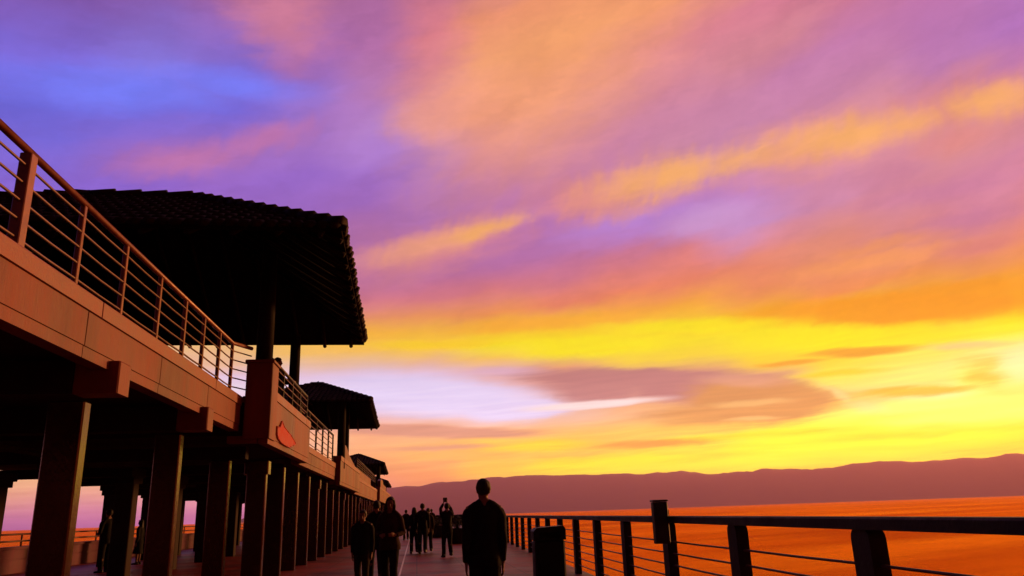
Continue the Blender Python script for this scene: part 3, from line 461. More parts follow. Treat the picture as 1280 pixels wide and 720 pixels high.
# ------------------------------------------------------------------ pier deck
RZ = rad(-2.0); RAIL_D = 2.85; T2 = math.tan(rad(2.0))
def railx(y): return RAIL_D/math.cos(RZ) + y*T2
END_Y = 116.0
structure(MB().prism([(-13.0,-9),(railx(-9)+.22,-9),(railx(END_Y)+.22,END_Y+.3),(-13.0,END_Y+.3)], -.45, 0, 'xy').build('pier_deck', M_DECK))
mb = MB(); y = -2.0
while y < 100:
    mb.add([(-.40-.0012*y,y,.004),(-.355-.0012*y,y,.004),(-.355-.0012*(y+2.96),y+2.96,.004),(-.40-.0012*(y+2.96),y+2.96,.004)], [(0,1,2,3)]); y += 3.0
structure(mb.build('path_drain_strip', M_STRIP))

# ------------------------------------------------------------------ raised terrace on pillars
terr = tag(empty('pier_terrace'), 'long raised terrace of terracotta concrete on square pillars along the pier', 'terrace')
# section: fascia plane x, from y, to y, bottom z, top z
SECT = [(-3.55,-6.5,16.0,3.05,3.75),(-2.97,16.0,22.0,2.80,3.93),(-3.22,22.0,31.6,2.78,3.42),(-3.02,31.6,42.2,2.60,3.72),(-3.28,42.2,66.0,2.55,3.5),(-3.05,66.0,92.0,2.6,3.75),(-3.7,92.0,END_Y-1,2.6,3.6)]
for i, (fx, y0, y1, zb, zt) in enumerate(SECT):
    mb = MB(); n = max(1, round((y1-y0)/2.55)); p = (y1-y0)/n
    for k in range(n):
        a, b = y0+k*p, y0+(k+1)*p-.014
        mb.cbox(fx-.22, fx, a, b, zb+.13, zt-.19, .006)
        mb.box(fx-.20, fx-.014, a, b, zb, zb+.127)
    if i: mb.box(min(fx, SECT[i-1][0])-.23, max(fx, SECT[i-1][0])-.225, y0+.01, y0+.2, zb+.02, zt-.2)
    mb.build('fascia', M_FASCIA, terr)
    mb = MB(); a = y0
    while a < y1-.01:
        b = min(a+5.1, y1); mb.cbox(fx-.34, fx+.022, a, b-.008, zt-.187, zt, .012); a = b
    mb.build('coping', M_COPING, terr)
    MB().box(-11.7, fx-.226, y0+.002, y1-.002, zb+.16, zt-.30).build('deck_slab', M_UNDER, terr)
# square block where the terrace steps out
b_ = MB().cbox(-3.47,-2.945,15.93,16.62,2.90,4.44,.015); b_.cbox(-3.50,-2.915,15.90,16.65,4.44,4.50,.012); b_.build('pedestal', M_FASCIA, terr)
# rounded parapet end under the second roof, and further low parapets
pr = [(33.2,3.72),(33.2,4.02),(33.5,4.25),(34.0,4.34),(34.6,4.30),(36.0,4.05),(38.5,3.85),(40.0,3.72)]
MB().prism(pr, -3.30, -3.06, 'yz').build('parapet', M_FASCIA, terr)
MB().prism([(68,3.75),(68,4.3),(69,4.5),(72,4.5),(74,4.2),(80,4.2),(80,3.75)], -3.35, -3.1, 'yz').build('parapet', M_FASCIA, terr)
MB().prism([(44,3.5),(44,4.0),(58,4.0),(58,3.5)], -3.6, -3.36, 'yz').build('parapet', M_FASCIA, terr)
def pillar(x0, x1, y0, y1, zt, mat, cap=None):
    o = MB().cbox(x0, x1, y0, y1, 0, zt, .018).build('pillar', mat, terr)
    if cap == 'corbel':
        m_ = MB(); ym = (y0+y1)/2
        m_.box(x0-.03,x1+.03,ym-.34,ym+.34,zt-.36,zt-.2); m_.box(x0-.04,x1+.04,ym-.52,ym+.52,zt-.2,zt-.001)
        m_.build('capital', M_UNDER, o)
    elif cap == 'block':
        MB().cbox(x0-.05,x1+.05,y0-.05,y1+.05,zt-.30,zt-.002,.02).build('capital', mat, o)
def beam(x1, y, w, z0, z1, mat=M_UNDER, tip=None):
    o = MB().box(-11.6, x1-.5, y-w/2, y+w/2, z0, z1).build('beam', mat, terr)
    if tip: MB().cbox(x1-.5, x1, y-w/2, y+w/2, z0, z1, .015).build('beam_end', tip, o)
for y in (1.75, 5.75, 9.78, 13.72, 17.35):
    if y < 16:
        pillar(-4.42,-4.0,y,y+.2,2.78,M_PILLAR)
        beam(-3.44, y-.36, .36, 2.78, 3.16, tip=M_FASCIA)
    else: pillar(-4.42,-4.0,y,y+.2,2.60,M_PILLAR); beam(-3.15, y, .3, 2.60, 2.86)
y, k = 17.75, 0
while y < 112:
    zt = 2.60 if y < 31 else 2.42
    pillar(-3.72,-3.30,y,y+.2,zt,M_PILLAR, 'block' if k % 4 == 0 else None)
    if k % 2 == 0 and k: beam(-3.2, y, .3, zt, zt+.24)
    y += 2.36 if y < 62 else 5.2; k += 1
y = 1.75
while y < 80:
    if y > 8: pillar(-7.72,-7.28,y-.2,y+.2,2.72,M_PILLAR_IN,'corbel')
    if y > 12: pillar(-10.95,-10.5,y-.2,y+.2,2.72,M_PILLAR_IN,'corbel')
    y += 3.96
for x in (-10.73,-7.5):
    MB().box(x-.16,x+.16,-6,END_Y-2,2.72,2.775).build('long_beam', M_UNDER, terr)

par = tag(empty('parapet_wall',(-12.65,0,0)), 'low parapet tinted with the plum reflection of the sea, with a rail on top, along the far left edge behind the pillars', 'wall')
mb = MB()
for k in range(30): mb.cbox(-.12,.12,-6+k*4,-2.02+k*4,0,.40,.01); mb.cbox(-.10,.10,-6+k*4,-2.02+k*4,.40,.44,.01); mb.cbox(-.12,.12,-6+k*4,-2.02+k*4,.44,.72,.01)
mb.build('wall_panels', M_WALLP, par)
MB().cbox(-.18,.18,-6,END_Y-2,.72,.80,.012).build('coping', M_WALLP, par)
for z in (.96,1.17): MB().tube([(0,-6,z),(0,END_Y-2,z)], .028, 8).build('rail', M_STEELP, par)
for k in range(40): MB().tube([(0,-5.5+k*3,.8),(0,-5.5+k*3,1.17)], .03, 8).build('rail_post', M_STEELP, par)
endw = tag(empty('parapet_wall',(0,END_Y,0)), 'low dark wall closing the far end of the pier behind the walkers', 'wall')
MB().cbox(-12.4,railx(END_Y)+.1,-.12,.12,0,1.2,.02).build('wall_panels', M_BLACKW, endw)
MB().cbox(-12.4,railx(END_Y)+.1,-.18,.18,1.2,1.32,.02).build('coping', M_BLACKW, endw)

# ------------------------------------------------------------------ terrace railings
def terrace_rail(x, ys, zb, zt, label, nc=5, big=(), ret=None, mat=M_STEELP):
    r = tag(empty('terrace_railing',(x,ys[0],zb)), label, 'railing', 'railings along the terrace edge')
    h = zt-zb; y0 = ys[0]
    for y in ys:
        w = .062 if y in big else .032
        mbp = MB().cbox(-w*.9,w*.9,y-y0-w,y-y0+w,0,h-.03,.008)
        mbp.box(-w*1.7,w*1.7,y-y0-w*1.7,y-y0+w*1.7,.0,.015)
        mbp.build('post', mat, r)
    pts = [(0,-.25,h),(0,ys[-1]-y0,h)]
    if ret: pts.append((ret[0]-x,ret[1]-y0,h))
    MB().tube(pts, .038, 10).build('handrail', mat, r)
    for k in range(nc):
        z = h*(.12+.72*k/(nc-1))
        q = [(.01,-.2,z)]; n = len(ys)
        for a,b in zip(ys,ys[1:]): q += [(.01,a-y0,z),(.01,(a+b)/2-y0,z-.006)]
        q.append((.01,ys[-1]-y0,z))
        if ret: q.append((ret[0]-x,ret[1]-y0,z))
        MB().tube(q, .0135, 6).build('cable', M_CABLE, r)
    return r
terrace_rail(-3.66,[3.2,4.5,5.75,7.05,8.3,9.6,10.95,12.2,13.3,14.4,15.42],3.75,4.74,'brown steel railing with bright cables above the terracotta fascia nearest the viewer',5,(7.05,3.2),(-3.40,15.98))
terrace_rail(-3.08,[16.75,18.0,19.3,20.6,21.9],3.93,4.62,'short dark cable railing above the red plaque beside the square block',4,mat=M_BLACKS)
terrace_rail(-3.32,[22.5,24.3,26.1,27.9,29.7,31.3],3.42,4.5,'dark cable railing between the first and second tiled roofs',5,mat=M_BLACKS)
terrace_rail(-3.4,[45+2.2*i for i in range(10)],4.0,4.55,'small dark railing on the terrace between the second and third tiled roofs',4,mat=M_BLACKS)

# ------------------------------------------------------------------ tiled palapas standing on the terrace
def palapa(cx, cy, z, rz, W, D, hipx, h, zdeck, label, posts, pitch=.21, thick=.08, seg=.42):
    """hip roof; origin at the near right eave corner, the roof runs W to the left and D away"""
    r = tag(empty('tiled_palapa',(cx,cy,z),rz), label, 'palapa', 'tiled palapas along the terrace')
    hd = D/2; A,B,C,Dd = (0,0,0),(-W,0,0),(-W,D,0),(0,D,0); R1,R2 = (-hipx,hd,h),(-W+hipx,hd,h)
    up = thick
    def U(p): return (p[0],p[1],p[2]+up)
    mb = MB(); v = [A,B,C,Dd,R1,R2]; mb.add(v+[U(p) for p in v], [(0,1,5,4),(1,2,5),(2,3,4,5),(3,0,4),(6,7,11,10),(7,8,11),(8,9,10,11),(9,6,10),(0,1,7,6),(1,2,8,7),(2,3,9,8),(3,0,6,9)])
    roof = mb.build('roof', M_SOFFIT, r)
    tm = MB(); rr = random.Random(int(cy*7))
    def side(P, e, inn, L, dmax, rise, hipk):
        n = int(L/pitch)
        for i in range(n+1):
            u = (i+.5)*L/(n+1); d1 = min(u*hipk, (L-u)*hipk, dmax)
            base = Vector(P)+Vector(e)*u
            d = -.05 - rr.random()*.05; k = 0
            while d < d1:
                de = min(d+seg, d1+.05)
                j = (rr.random()-.5)*.02; z0 = up+.02+rise*d+.028+rr.random()*.012; z1 = up+.02+rise*de
                a = base+Vector(inn)*d+Vector(e)*j; b = base+Vector(inn)*de
                tm.tube([(a.x,a.y,z0),(b.x,b.y,z1)], [(pitch*.50,pitch*.30),(pitch*.42,pitch*.25)], 6, True)
                d += seg
    side(A,(-1,0,0),(0,1,0),W,hd,h/hd,hd/hipx)
    side(Dd,(-1,0,0),(0,-1,0),W,hd,h/hd,hd/hipx)
    side(A,(0,1,0),(-1,0,0),D,hipx,h/hipx,hipx/hd)
    side(B,(0,1,0),(1,0,0),D,hipx,h/hipx,hipx/hd)
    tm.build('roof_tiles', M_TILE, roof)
    hc = MB()
    for a,b in ((A,R1),(B,R2),(C,R2),(Dd,R1),(R1,R2)):
        a,b = Vector(a),Vector(b); n = max(1,int((b-a).length/.45))
        for i in range(n):
            p,q = a.lerp(b,i/n),a.lerp(b,(i+1.1)/n)
            hc.tube([(p.x,p.y,p.z+up+.08),(q.x,q.y,q.z+up+.05)], [.13,.10], 8)
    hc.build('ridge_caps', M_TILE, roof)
    rf = MB()
    for i in range(int(D/.7)):
        y = .35+i*.7; t_ = min(y,D-y)/hd
        rf.tube([(-.02,y,-.05),(-hipx*t_,y,h*t_-.05)], .05, 6); rf.tube([(-W+.02,y,-.05),(-W+hipx*t_,y,h*t_-.05)], .05, 6)
    for i in range(int(W/.7)):
        x = -.35-i*.7; t_ = min(1, min(-x,W+x)/hipx)
        rf.tube([(x,.02,-.05),(x,hd*t_,h*t_-.05)], .05, 6); rf.tube([(x,D-.02,-.05),(x,D-hd*t_,h*t_-.05)], .05, 6)
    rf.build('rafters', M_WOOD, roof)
    for (px,py,w,zb) in posts:
        i_ = min(-px,(W+px))/hipx; j_ = min(py,D-py)/hd; top = h*min(i_,j_)+.02
        p = MB().tube([(px,py,zb-z),(px,py,top)], [w,w*.93], 10).build('post', M_WOOD, r)
    return r
palapa(-1.25,12.06,5.86,rad(1.31),9.4,8.76,3.62,2.28,3.55,'largest dark tiled hip roof on posts, nearest over the terrace and its square block',
       [(-1.83,4.12,.175,4.50),(-1.78,8.40,.14,3.93),(-7.6,4.2,.16,3.5),(-7.4,7.8,.16,3.5)])
palapa(-1.92,32.14,5.88,rad(1.0),5.4,9.8,2.65,1.5,3.5,'second dark tiled roof down the terrace, above the rounded parapet',
       [(-1.22,.9,.17,3.3),(-1.42,6.2,.16,3.4),(-4.4,1.0,.16,3.4),(-4.2,8.6,.16,3.4)])
palapa(-3.02,72.5,5.9,rad(1.0),5.6,17.,2.75,1.5,3.5,'third tiled roof along the terrace, small and half lost beyond the second',
       [(-.5,1.0,.17,3.5),(-.7,5.5,.17,3.5),(-.8,10,.17,3.5),(-4.6,1,.17,3.5)], .3, seg=.8)
palapa(-4.1,112.0,5.98,rad(.6),5.8,20.,2.85,1.4,3.5,'farthest and smallest tiled roof, last before the open water',
       [(-.6,1.0,.18,0),(-.8,17,.18,0),(-4.8,1,.18,0),(-4.8,17,.18,0)], .4, seg=1.2)
# ------------------------------------------------------------------ right-hand pier railing
rl = tag(empty('pier_railing',(railx(0),0,0),RZ), 'black timber post railing with thin rods along the water side of the walkway', 'railing')
py = [5.09-2.41*3+2.41*i for i in range(49)]
proto = None
for y in py:
    w = .06
    mb = MB(); prof = [(-.118,0),(-.118,1.05),(-.110,1.083),(-.085,1.111),(.085,1.111),(.110,1.083),(.118,1.05),(.118,0)]
    mb.prism(prof, -w, w, 'yz')
    if proto is None:
        proto = mb.build('post', M_BLACKW, rl, (0,y,0))
    else:
        c = proto.copy(); COL.objects.link(c); c.parent = rl; c.location = (0,y,0)
MB().cbox(-.075,.075,py[0]-1,py[-1]+.3,1.112,1.195,.014).build('handrail', M_BLACKW, rl)
for z in (.885,.745,.605,.465,.325,.185):
    q = [(0,py[0]-1,z)]
    for a,b in zip(py,py[1:]): q += [(0,a,z),(0,(a+b)/2,z-.004)]
    q.append((0,py[-1],z)); MB().tube(q, .011, 6).build('rod', M_ROD, rl)

# ------------------------------------------------------------------ small things
def along(y, off=0.0): return railx(y)+off, y
bx = tag(empty('junction_box',(railx(9.80)-.155,9.70,.87),RZ), 'dark box fixed to the side of a railing post, standing above the handrail', 'box')
MB().cbox(-.092,.092,-.07,.07,0,.50,.012).build('casing', M_BOX, bx)
MB().cbox(-.10,.10,-.08,.08,.502,.525,.008).build('lid', M_BOX, bx)
MB().box(-.075,.075,-.078,-.0705,.05,.42).build('door', M_BOX, bx)
MB().box(.093,.103,-.05,.05,.08,.40).build('bracket', M_BLACKS, bx)
def litter_bin(x, y, rz, label, s=1.0):
    b = tag(empty('litter_bin',(x,y,0),rz), label, 'litter bin', 'litter bins on the walkway')
    m_ = MB(); m_.cbox(-.29*s,.29*s,-.27*s,.27*s,.06,.80*s,.03); m_.build('body', M_BIN, b)
    h_ = MB(); h_.prism([(-.31*s,.805*s),(.31*s,.805*s),(.31*s,1.0*s),(.27*s,1.06*s),(-.25*s,1.03*s),(-.31*s,.97*s)], -.29*s, .29*s).build('hood', M_BIN, b)
    MB().box(-.2*s,.2*s,-.294*s,-.291*s,.84*s,.95*s).build('opening_shade', M_SOFFIT, b)  # dark plate in place of a hole, its shade given as colour
    MB().box(-.25*s,.25*s,-.23*s,.23*s,0,.06).build('base', M_BLACKS, b)
litter_bin(2.47,15.0,RZ,'black hooded litter bin standing near the railing right of the nearest man',.98)
def planter(x, y, s, label, seed):
    p = tag(empty('planter',(x,y,0)), label, 'planter', 'planters out on the walkway')
    MB().lathe([(.34*s,0),(.42*s,.1),(.52*s,.58*s),(.56*s,.6*s),(.56*s,.68*s),(.48*s,.68*s),(.46*s,.62*s)], n=18).build('pot', M_BLACKS, p)
    r_ = random.Random(seed); lm = MB(); st = MB()
    for i in range(26):
        a = r_.random()*6.28; q = r_.random()**.5*.34*s; hh = (.9+r_.random()*.38)*s
        st.tube([(0,0,.6*s),(q*math.cos(a)*.6,q*math.sin(a)*.6,hh*.8),(q*math.cos(a),q*math.sin(a),hh)], [.012,.008,.004], 5)
        for j in range(9):
            c = Vector((q*math.cos(a)+r_.gauss(0,.08),q*math.sin(a)+r_.gauss(0,.08),hh-r_.random()*.45*s)); dr = Vector((r_.gauss(0,1),r_.gauss(0,1),r_.gauss(.2,.7))).normalized(); sd_ = dr.cross(Vector((r_.gauss(0,1),r_.gauss(0,1),1))).normalized()
            lm.add([c,c+dr*.07+sd_*.03,c+dr*.16,c+dr*.07-sd_*.03],[(0,1,2,3)])
    st.build('stems', M_WOOD, p); lm.build('leaves', M_LEAF, p)
planter(1.25,49.0,1.05,'dark round planter with a low shrub, between the group and the person with raised arms',3)
planter(1.88,37.5,1.02,'dark round planter with a shrub just left of the nearest man',5)
# scarlet plaque, a long leaf-like shape on the fascia
pl = tag(empty('wall_plaque',(-2.97,17.9,3.11)), 'bright scarlet plaque on the terracotta fascia right of the square block', 'plaque')
out_ = [(-1.15,-.05),(-1.15,.12),(-.85,.13),(-.55,.30),(-.35,.22),(.1,.17),(.7,.12),(1.35,.02),(1.5,-.03),(1.0,-.12),(.6,-.19),(.1,-.20),(-.5,-.19),(-.95,-.14)]
MB().prism(out_, .004, .03, 'yz').build('panel', M_SIGN, pl)
mb = MB()
for q in range(len(out_)):
    (a,b),(c,d_) = out_[q],out_[(q+1)%len(out_)]; mb.tube([(.032,a*.97,b*.94),(.032,c*.97,d_*.94)], .011, 6)
mb.build('rim', M_RIM, pl)
# small motor boat far out
bt = tag(empty('motor_boat',(150,887,SEA_Z),rad(60)), 'tiny motor boat far out on the water above the railing', 'boat')
mb = MB(); n = 12; vv = []; ff = []
for i in range(n+1):
    k = i/n; w = 1.15*(1-max(0,(k-.45)/.55)**2.2)+.03; y = -3.6+7.2*k
    vv += [(-w,y,.9+.5*k*k),(-w*.75,y,.1),(0,y,-.3),(w*.75,y,.1),(w,y,.9+.5*k*k)]
for i in range(n):
    for j in range(4): ff.append((i*5+j,i*5+j+1,(i+1)*5+j+1,(i+1)*5+j))
    ff.append((i*5,i*5+4,(i+1)*5+4,(i+1)*5))
ff.append((0,1,2,3,4)); mb.add(vv,ff); mb.build('hull', M_WHITE, bt)
MB().prism([(-1.6,1.0),(-1.6,2.5),(.5,2.5),(1.2,1.1)], -.8, .8, 'yz').build('cabin', M_WHITE, bt)
MB().tube([(0,-.4,2.5),(0,-.4,4.2)], .05, 6).build('mast', M_BLACKS, bt)

# ------------------------------------------------------------------ people
SKIN = material('tanned_skin', (.20,.09,.06), .6, .12, 8, spec=.3)
HAIR = material('black_hair', (.005,.004,.004), .7, .3, 20, stretch=(1,1,.2))
SHOE = material('dark_shoe_leather', (.014,.012,.012), .5, .2, 10)
def cloth(n, c): return material(n, c, .92, .2, 6, bump=.3, bscale=120, spec=.15)
C_BLACK = cloth('black_cotton',(.010,.009,.010)); C_NAVY = cloth('navy_cotton',(.012,.013,.022)); C_DENIM = cloth('dark_denim',(.014,.016,.026)); C_MAROON = cloth('maroon_knit',(.030,.009,.010)); C_BROWN = cloth('brown_cotton',(.028,.016,.012))
def remeshed(mb, name, mat, parent, voxel, fold=0.0, sm=4):
    o = mb.build(name, mat, None)
    md = o.modifiers.new('r','REMESH'); md.mode = 'VOXEL'; md.voxel_size = voxel; md.use_smooth_shade = True
    s_ = o.modifiers.new('s','SMOOTH'); s_.factor = .5; s_.iterations = sm
    dg = bpy.context.evaluated_depsgraph_get(); me = bpy.data.meshes.new_from_object(o.evaluated_get(dg))
    old = o.data; o.modifiers.clear(); o.data = me; bpy.data.meshes.remove(old); me.name = name
    if not me.materials: me.materials.append(mat)
    if fold:
        for v in me.vertices:
            k = noise.noise(Vector((v.co.x*9,v.co.y*9,v.co.z*5)))+.5*noise.noise(v.co*22)
            v.co += v.normal*fold*k
    o.parent = parent; return o
def person(x, y, z, rz, H, label, top, bottom, voxel=.014, arms='down', stride=.0, female=False, hair='short', skirt=False, bag=False, look=0.0, group=None, bulk=1.0, slim=1.0):
    r = tag(empty('person',(x,y,z),rz), label, 'person', group); s = H/1.75; r.scale = (s*slim,s,s)
    b = MB(); sh = .185 if not female else .165; hp = .092; tw = bulk
    torso = [((0,0,.86),(.150,.112)),((0,-.005,.95),(.163,.118)),((0,0,1.07),(.142 if not female else .125,.10)),((0,.01,1.22),(.155 if not female else .14,.108)),((0,.005,1.34),(.170 if not female else .15,.112)),((0,-.005,1.42),(.150 if not female else .13,.088)),((0,-.005,1.465),(.085,.066)),((0,.0,1.50),(.058,.058)),((0,.008,1.56),(.055,.056))]
    b.tube([p for p,_ in torso], [q for _,q in torso], 16)
    for sx in (-1,1): b.tube([Vector((0,-.015,1.53)),Vector((sx*.07,-.018,1.475)),Vector((sx*.15,-.012,1.425))], [.045,.050,.045], 10)
    # legs
    legs = []
    for sx, ph in ((-1,1),(1,-1)):
        f = stride*ph
        hip = Vector((sx*hp,0,.90)); knee = Vector((sx*(hp+.004), .06*(1 if f>0 else .6)+f*.42, .49)); ank = Vector((sx*(hp+.012), f*.95-(.10 if f<0 else 0), .085+(.05 if f<0 else 0)))
        if not stride: knee.y = .012; ank.y = -.012
        legs.append((hip,knee,ank,sx))
        calf = knee.lerp(ank,.3)+Vector((0,-.018,0))
        b.tube([hip+Vector((-sx*.012,0,.03)),hip.lerp(knee,.35),knee,calf,ank], [.092,.083,.058,.057,.037], 12)
        b.tube([ank+Vector((0,-.04,-.035)),ank+Vector((sx*.01,.07,-.045)),ank+Vector((sx*.02,.16,-.06))], [(.036,.034),(.042,.03),(.036,.02)], 10, roundends=True)
    # arms
    A = []
    for sx in (-1,1):
        S = Vector((sx*(sh+.006),-.005,1.385))
        if arms == 'down': E = S+Vector((sx*.026,-.035,-.30)); Wd = E+Vector((sx*.0,.055,-.255)); hd_ = Vector((sx*.0,.03,-1))
        elif arms == 'front': E = S+Vector((sx*.075,-.02,-.285)); Wd = E+Vector((-sx*.11,.21,-.03)); hd_ = Vector((-sx*.5,.8,.05))
        elif arms == 'swing': E = S+Vector((sx*.04,-.04-.10*sx,-.29)); Wd = E+Vector((0,.09-.12*sx,-.245)); hd_ = Vector((0,.15,-1))
        elif arms == 'up': E = S+Vector((-sx*.01,.18,.20)); Wd = E+Vector((-sx*.115,.03,.18)); hd_ = Vector((-sx*.12,.1,1))
        elif arms == 'lean': E = S+Vector((sx*.05,.16,-.24)); Wd = E+Vector((-sx*.10,.22,-.02)); hd_ = Vector((-sx*.6,.7,-.1))
        hd_.normalize(); A.append((S,E,Wd,hd_,sx))
        k = .9 if female else 1
        b.tube([Vector((sx*.07,-.005,1.415)),Vector((sx*sh,-.005,1.415)),S+Vector((0,0,-.03))], [.058*k,.060*k,.056*k], 10)
        b.tube([S,S.lerp(E,.5),E,E.lerp(Wd,.3),Wd], [.054*k,.048*k,.040*k,.041*k,.027*k], 10)
        # hand: palm, four curled fingers, thumb from the side of the palm
        side = hd_.cross(Vector((sx,0,0)) if abs(hd_.x) < .8 else Vector((0,0,1))).normalized(); pn = side.cross(hd_).normalized()
        if pn.x*sx > 0: pn = -pn           # palm faces the body
        kn = Wd+hd_*.095
        b.tube([Wd-hd_*.01,Wd+hd_*.05,kn], [(.024,.020),(.038,.016),(.040,.013)], 10, flat=pn)
        for i,(o_,L) in enumerate(((.030,.070),(.010,.080),(-.010,.074),(-.029,.058))):
            p0 = kn+side*o_-hd_*.012; p1 = p0+hd_*L*.5+pn*.004; p2 = p1+hd_*L*.33+pn*.014; p3 = p2+hd_*L*.20+pn*.016
            b.tube([p0,p1,p2,p3], [.0095,.009,.0085,.007], 7, roundends=True)
        t0 = Wd+hd_*.03+side*.03; b.tube([Wd+hd_*.02+side*.012,t0+side*.008+hd_*.01,t0+side*.022+hd_*.04+pn*.012,t0+side*.02+hd_*.062+pn*.02], [.013,.012,.010,.008], 7, roundends=True)
    # head, turned by look
    Hm = Matrix.Translation((0,.012,1.63)) @ Matrix.Rotation(look,4,'Z')
    def hp_(p): return Hm @ Vector(p)
    R3 = Hm.to_3x3()
    b.ball(hp_((0,-.008,.022)),(.076,.094,.098),18,12,R3)
    b.tube([hp_((0,.0,-.02)),hp_((0,.03,-.065)),hp_((0,.052,-.098))], [(.066,.07),(.056,.052),(.030,.026)], 12)
    b.tube([hp_((0,.082,.018)),hp_((0,.108,-.022)),hp_((0,.088,-.036))], [.009,.015,.012], 8)
    b.tube([hp_((-.02,.082,-.062)),hp_((0,.090,-.060)),hp_((.02,.082,-.062))], .008, 6)
    b.tube([hp_((-.05,.072,.032)),hp_((0,.086,.034)),hp_((.05,.072,.032))], .010, 6)
    for sx in (-1,1): b.ball(hp_((sx*.079,-.012,.0)),(.010,.022,.033),8,6,R3)
    body = remeshed(b,'body',SKIN,r,min(voxel,.011))
    ey = MB()
    for sx in (-1,1): ey.ball(hp_((sx*.031,.076,.012)),(.011,.008,.008),8,6)
    ey.build('eyes', HAIR, body)
    # hair
    h = MB(); h.ball(hp_((0,-.017,.042)),(.091,.106,.104),18,12,R3)
    if hair == 'short': h.tube([hp_((0,-.072,-.03)),hp_((0,-.078,.03))], [(.06,.032),(.072,.03)], 10)
    elif hair == 'long':
        h.tube([hp_((0,-.045,.05)),hp_((0,-.075,-.05)),hp_((0,-.085,-.17)),hp_((0,-.075,-.27))], [(.085,.06),(.092,.055),(.095,.045),(.06,.025)], 12)
        for sx in (-1,1): h.tube([hp_((sx*.06,.03,.06)),hp_((sx*.085,.01,-.04)),hp_((sx*.09,-.02,-.16))], [.03,.028,.018], 8)
    elif hair == 'bun': h.ball(hp_((0,-.12,.07)),(.045,.04,.045))
    # clear the face
    hm_ = remeshed(h,'hair',HAIR,body,max(.010,voxel*.8),.009,2)
    inv = Hm.inverted()
    for v in hm_.data.vertices:
        p = inv @ v.co
        if p.y > .045 and p.z < .075: v.co = Hm @ Vector((p.x,.045+(p.y-.045)*.1,p.z))
    # clothes
    c = MB(); g = .020*tw
    c.tube([(0,0,.80),(0,-.005,.90)]+[p for p,_ in torso[1:7]], [(.178+g,.135+g),(.176+g,.132+g)]+[(q[0]+g,q[1]+g*.9) for _,q in torso[1:7]], 18)
    for S,E,Wd,hd_,sx in A:
        c.tube([Vector((sx*.02,-.012,1.500)),Vector((sx*.085,-.014,1.458)),Vector((sx*(sh-.045),-.008,1.420)),S+Vector((-sx*.012,0,-.005)),S.lerp(E,.18),S.lerp(E,.4)], [.058,.066,.074,.076,.074,.066], 12)
        en = Wd.lerp(E,.08) if tw >= 1 else E.lerp(S,.3)
        c.tube([S+Vector((-sx*.01,0,-.01)),S.lerp(E,.5),E]+([E.lerp(Wd,.4),en] if tw >= 1 else []), [.070,.064,.056]+([.052,.043] if tw >= 1 else []), 12)
    remeshed(c,'jacket' if tw >= 1 else 'shirt',top,body,max(.012,voxel),.007)
    c = MB()
    if skirt:
        c.tube([(0,0,1.0),(0,0,.88),(0,.01,.62),(0,.02,.42)], [(.150,.118),(.180,.14),(.20,.17),(.225,.20)], 18)
        remeshed(c,'skirt',bottom,body,max(.013,voxel),.008)
    else:
        c.tube([(0,0,1.0),(0,0,.90),(0,0,.84)], [(.152,.116),(.172,.13),(.15,.12)], 16)
        for hip,knee,ank,sx in legs:
            c.tube([hip+Vector((-sx*.008,0,.03)),hip.lerp(knee,.35),knee,knee.lerp(ank,.4),ank+Vector((0,0,-.045))], [.104,.098,.078,.074,.070], 12)
        remeshed(c,'trousers',bottom,body,max(.012,voxel),.007)
    c = MB()
    for hip,knee,ank,sx in legs:
        c.tube([ank+Vector((0,-.055,-.042)),ank+Vector((sx*.01,.06,-.045)),ank+Vector((sx*.02,.175,-.058))], [(.054,.050),(.060,.048),(.052,.034)], 12, roundends=True)
        c.tube([ank+Vector((0,-.015,.03)),ank+Vector((0,-.01,-.03))], [.056,.056], 12)
    remeshed(c,'shoes',SHOE,body,max(.011,voxel))
    return r
PI = math.pi
person(.73,8.7,0,rad(3),1.655,'nearest man seen from behind in a dark jacket, head above the hills',C_BLACK,C_DENIM,.010,'down',.10,bulk=1.0,look=rad(8),slim=.97)
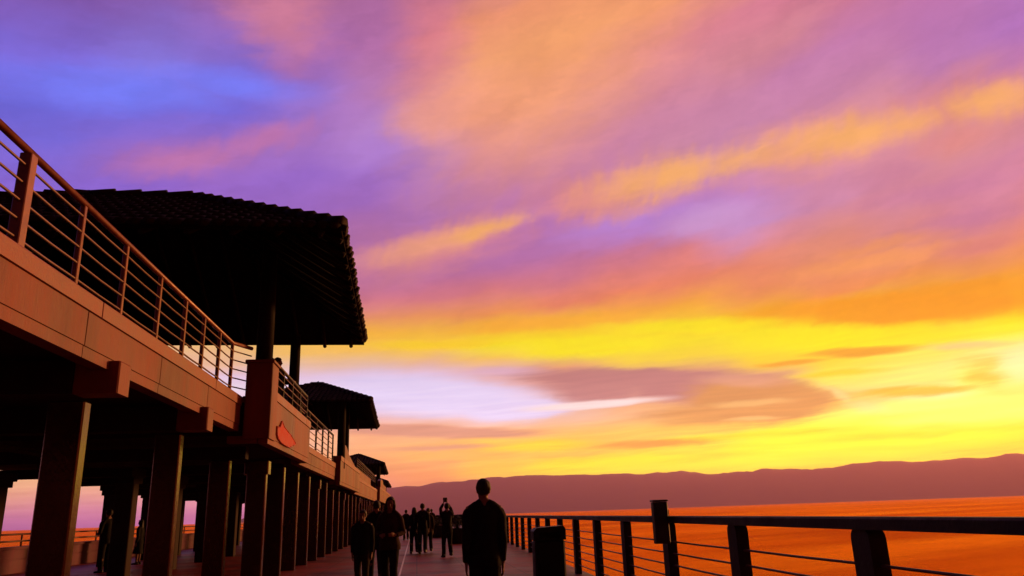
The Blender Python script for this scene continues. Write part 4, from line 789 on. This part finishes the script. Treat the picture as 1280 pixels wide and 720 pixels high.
person(-.47,14.2,0,rad(170),1.63,'woman in dark clothes on the left of the drain line, nearest of the walkers there',C_MAROON,C_BLACK,.013,'front',.14,True,'long',bulk=1.5,look=rad(10))
person(-1.00,15.0,0,rad(176),1.43,'shorter figure in black walking beside the pillars, left of the woman',C_BLACK,C_BROWN,.014,'down',.12,hair='short',bulk=1.3)
person(-.88,17.6,0,rad(8),1.64,'walker in dark clothes seen between the woman and the shorter figure, a little farther off',C_BLACK,C_NAVY,.014,'swing',.14,hair='short',bulk=1.2)
person(-.62,46,0,rad(2),1.66,'far small walker left of the group of three',C_NAVY,C_BLACK,.018,'swing',.14)
person(.98,54,0,rad(-4),1.72,'farthest walker, tiny, between the group of three and the raised phone',C_BLACK,C_BLACK,.018,'down',.12)
G = 'walkers in the small group ahead'
person(-.10,29.5,0,rad(4),1.60,'left one of the group of three walking ahead',C_NAVY,C_BLACK,.016,'swing',.12,True,'long',group=G)
person(.20,29.0,0,rad(-3),1.72,'tallest one, middle of the group of three walking ahead',C_BLACK,C_DENIM,.016,'swing',.16,group=G)
person(.42,30.0,0,rad(5),1.56,'right one of the group of three walking ahead',C_BROWN,C_BLACK,.016,'down',.10,True,'bun',group=G)
person(.97,26.0,0,rad(12),1.66,'person with both arms raised to hold a phone up to the sunset',C_BLACK,C_BLACK,.014,'up',.05)
ph = tag(MB().cbox(-.075,.075,-.006,.006,0,.15,.004).build('phone', M_BOX), 'dark phone held up in raised hands in the middle of the walkway', 'phone')
ph.location = (.93,26.20,1.71); ph.rotation_euler = (rad(-8),0,rad(12))
person(-9.25,25.3,0,rad(60),1.80,'person leaning near an inner pillar under the terrace, seen against the sky',C_BLACK,C_BLACK,.018,'front',.0,bulk=1.3)
person(-9.75,29.7,0,rad(80),1.50,'smaller person standing under the terrace before the plum parapet',C_BLACK,C_BLACK,.018,'down',.0,True,'long',skirt=True)
person(-3.62,20.2,3.63,rad(-80),1.76,'person standing up on the terrace behind the short dark railing',C_BLACK,C_BLACK,.016,'lean',.0,bulk=1.3)
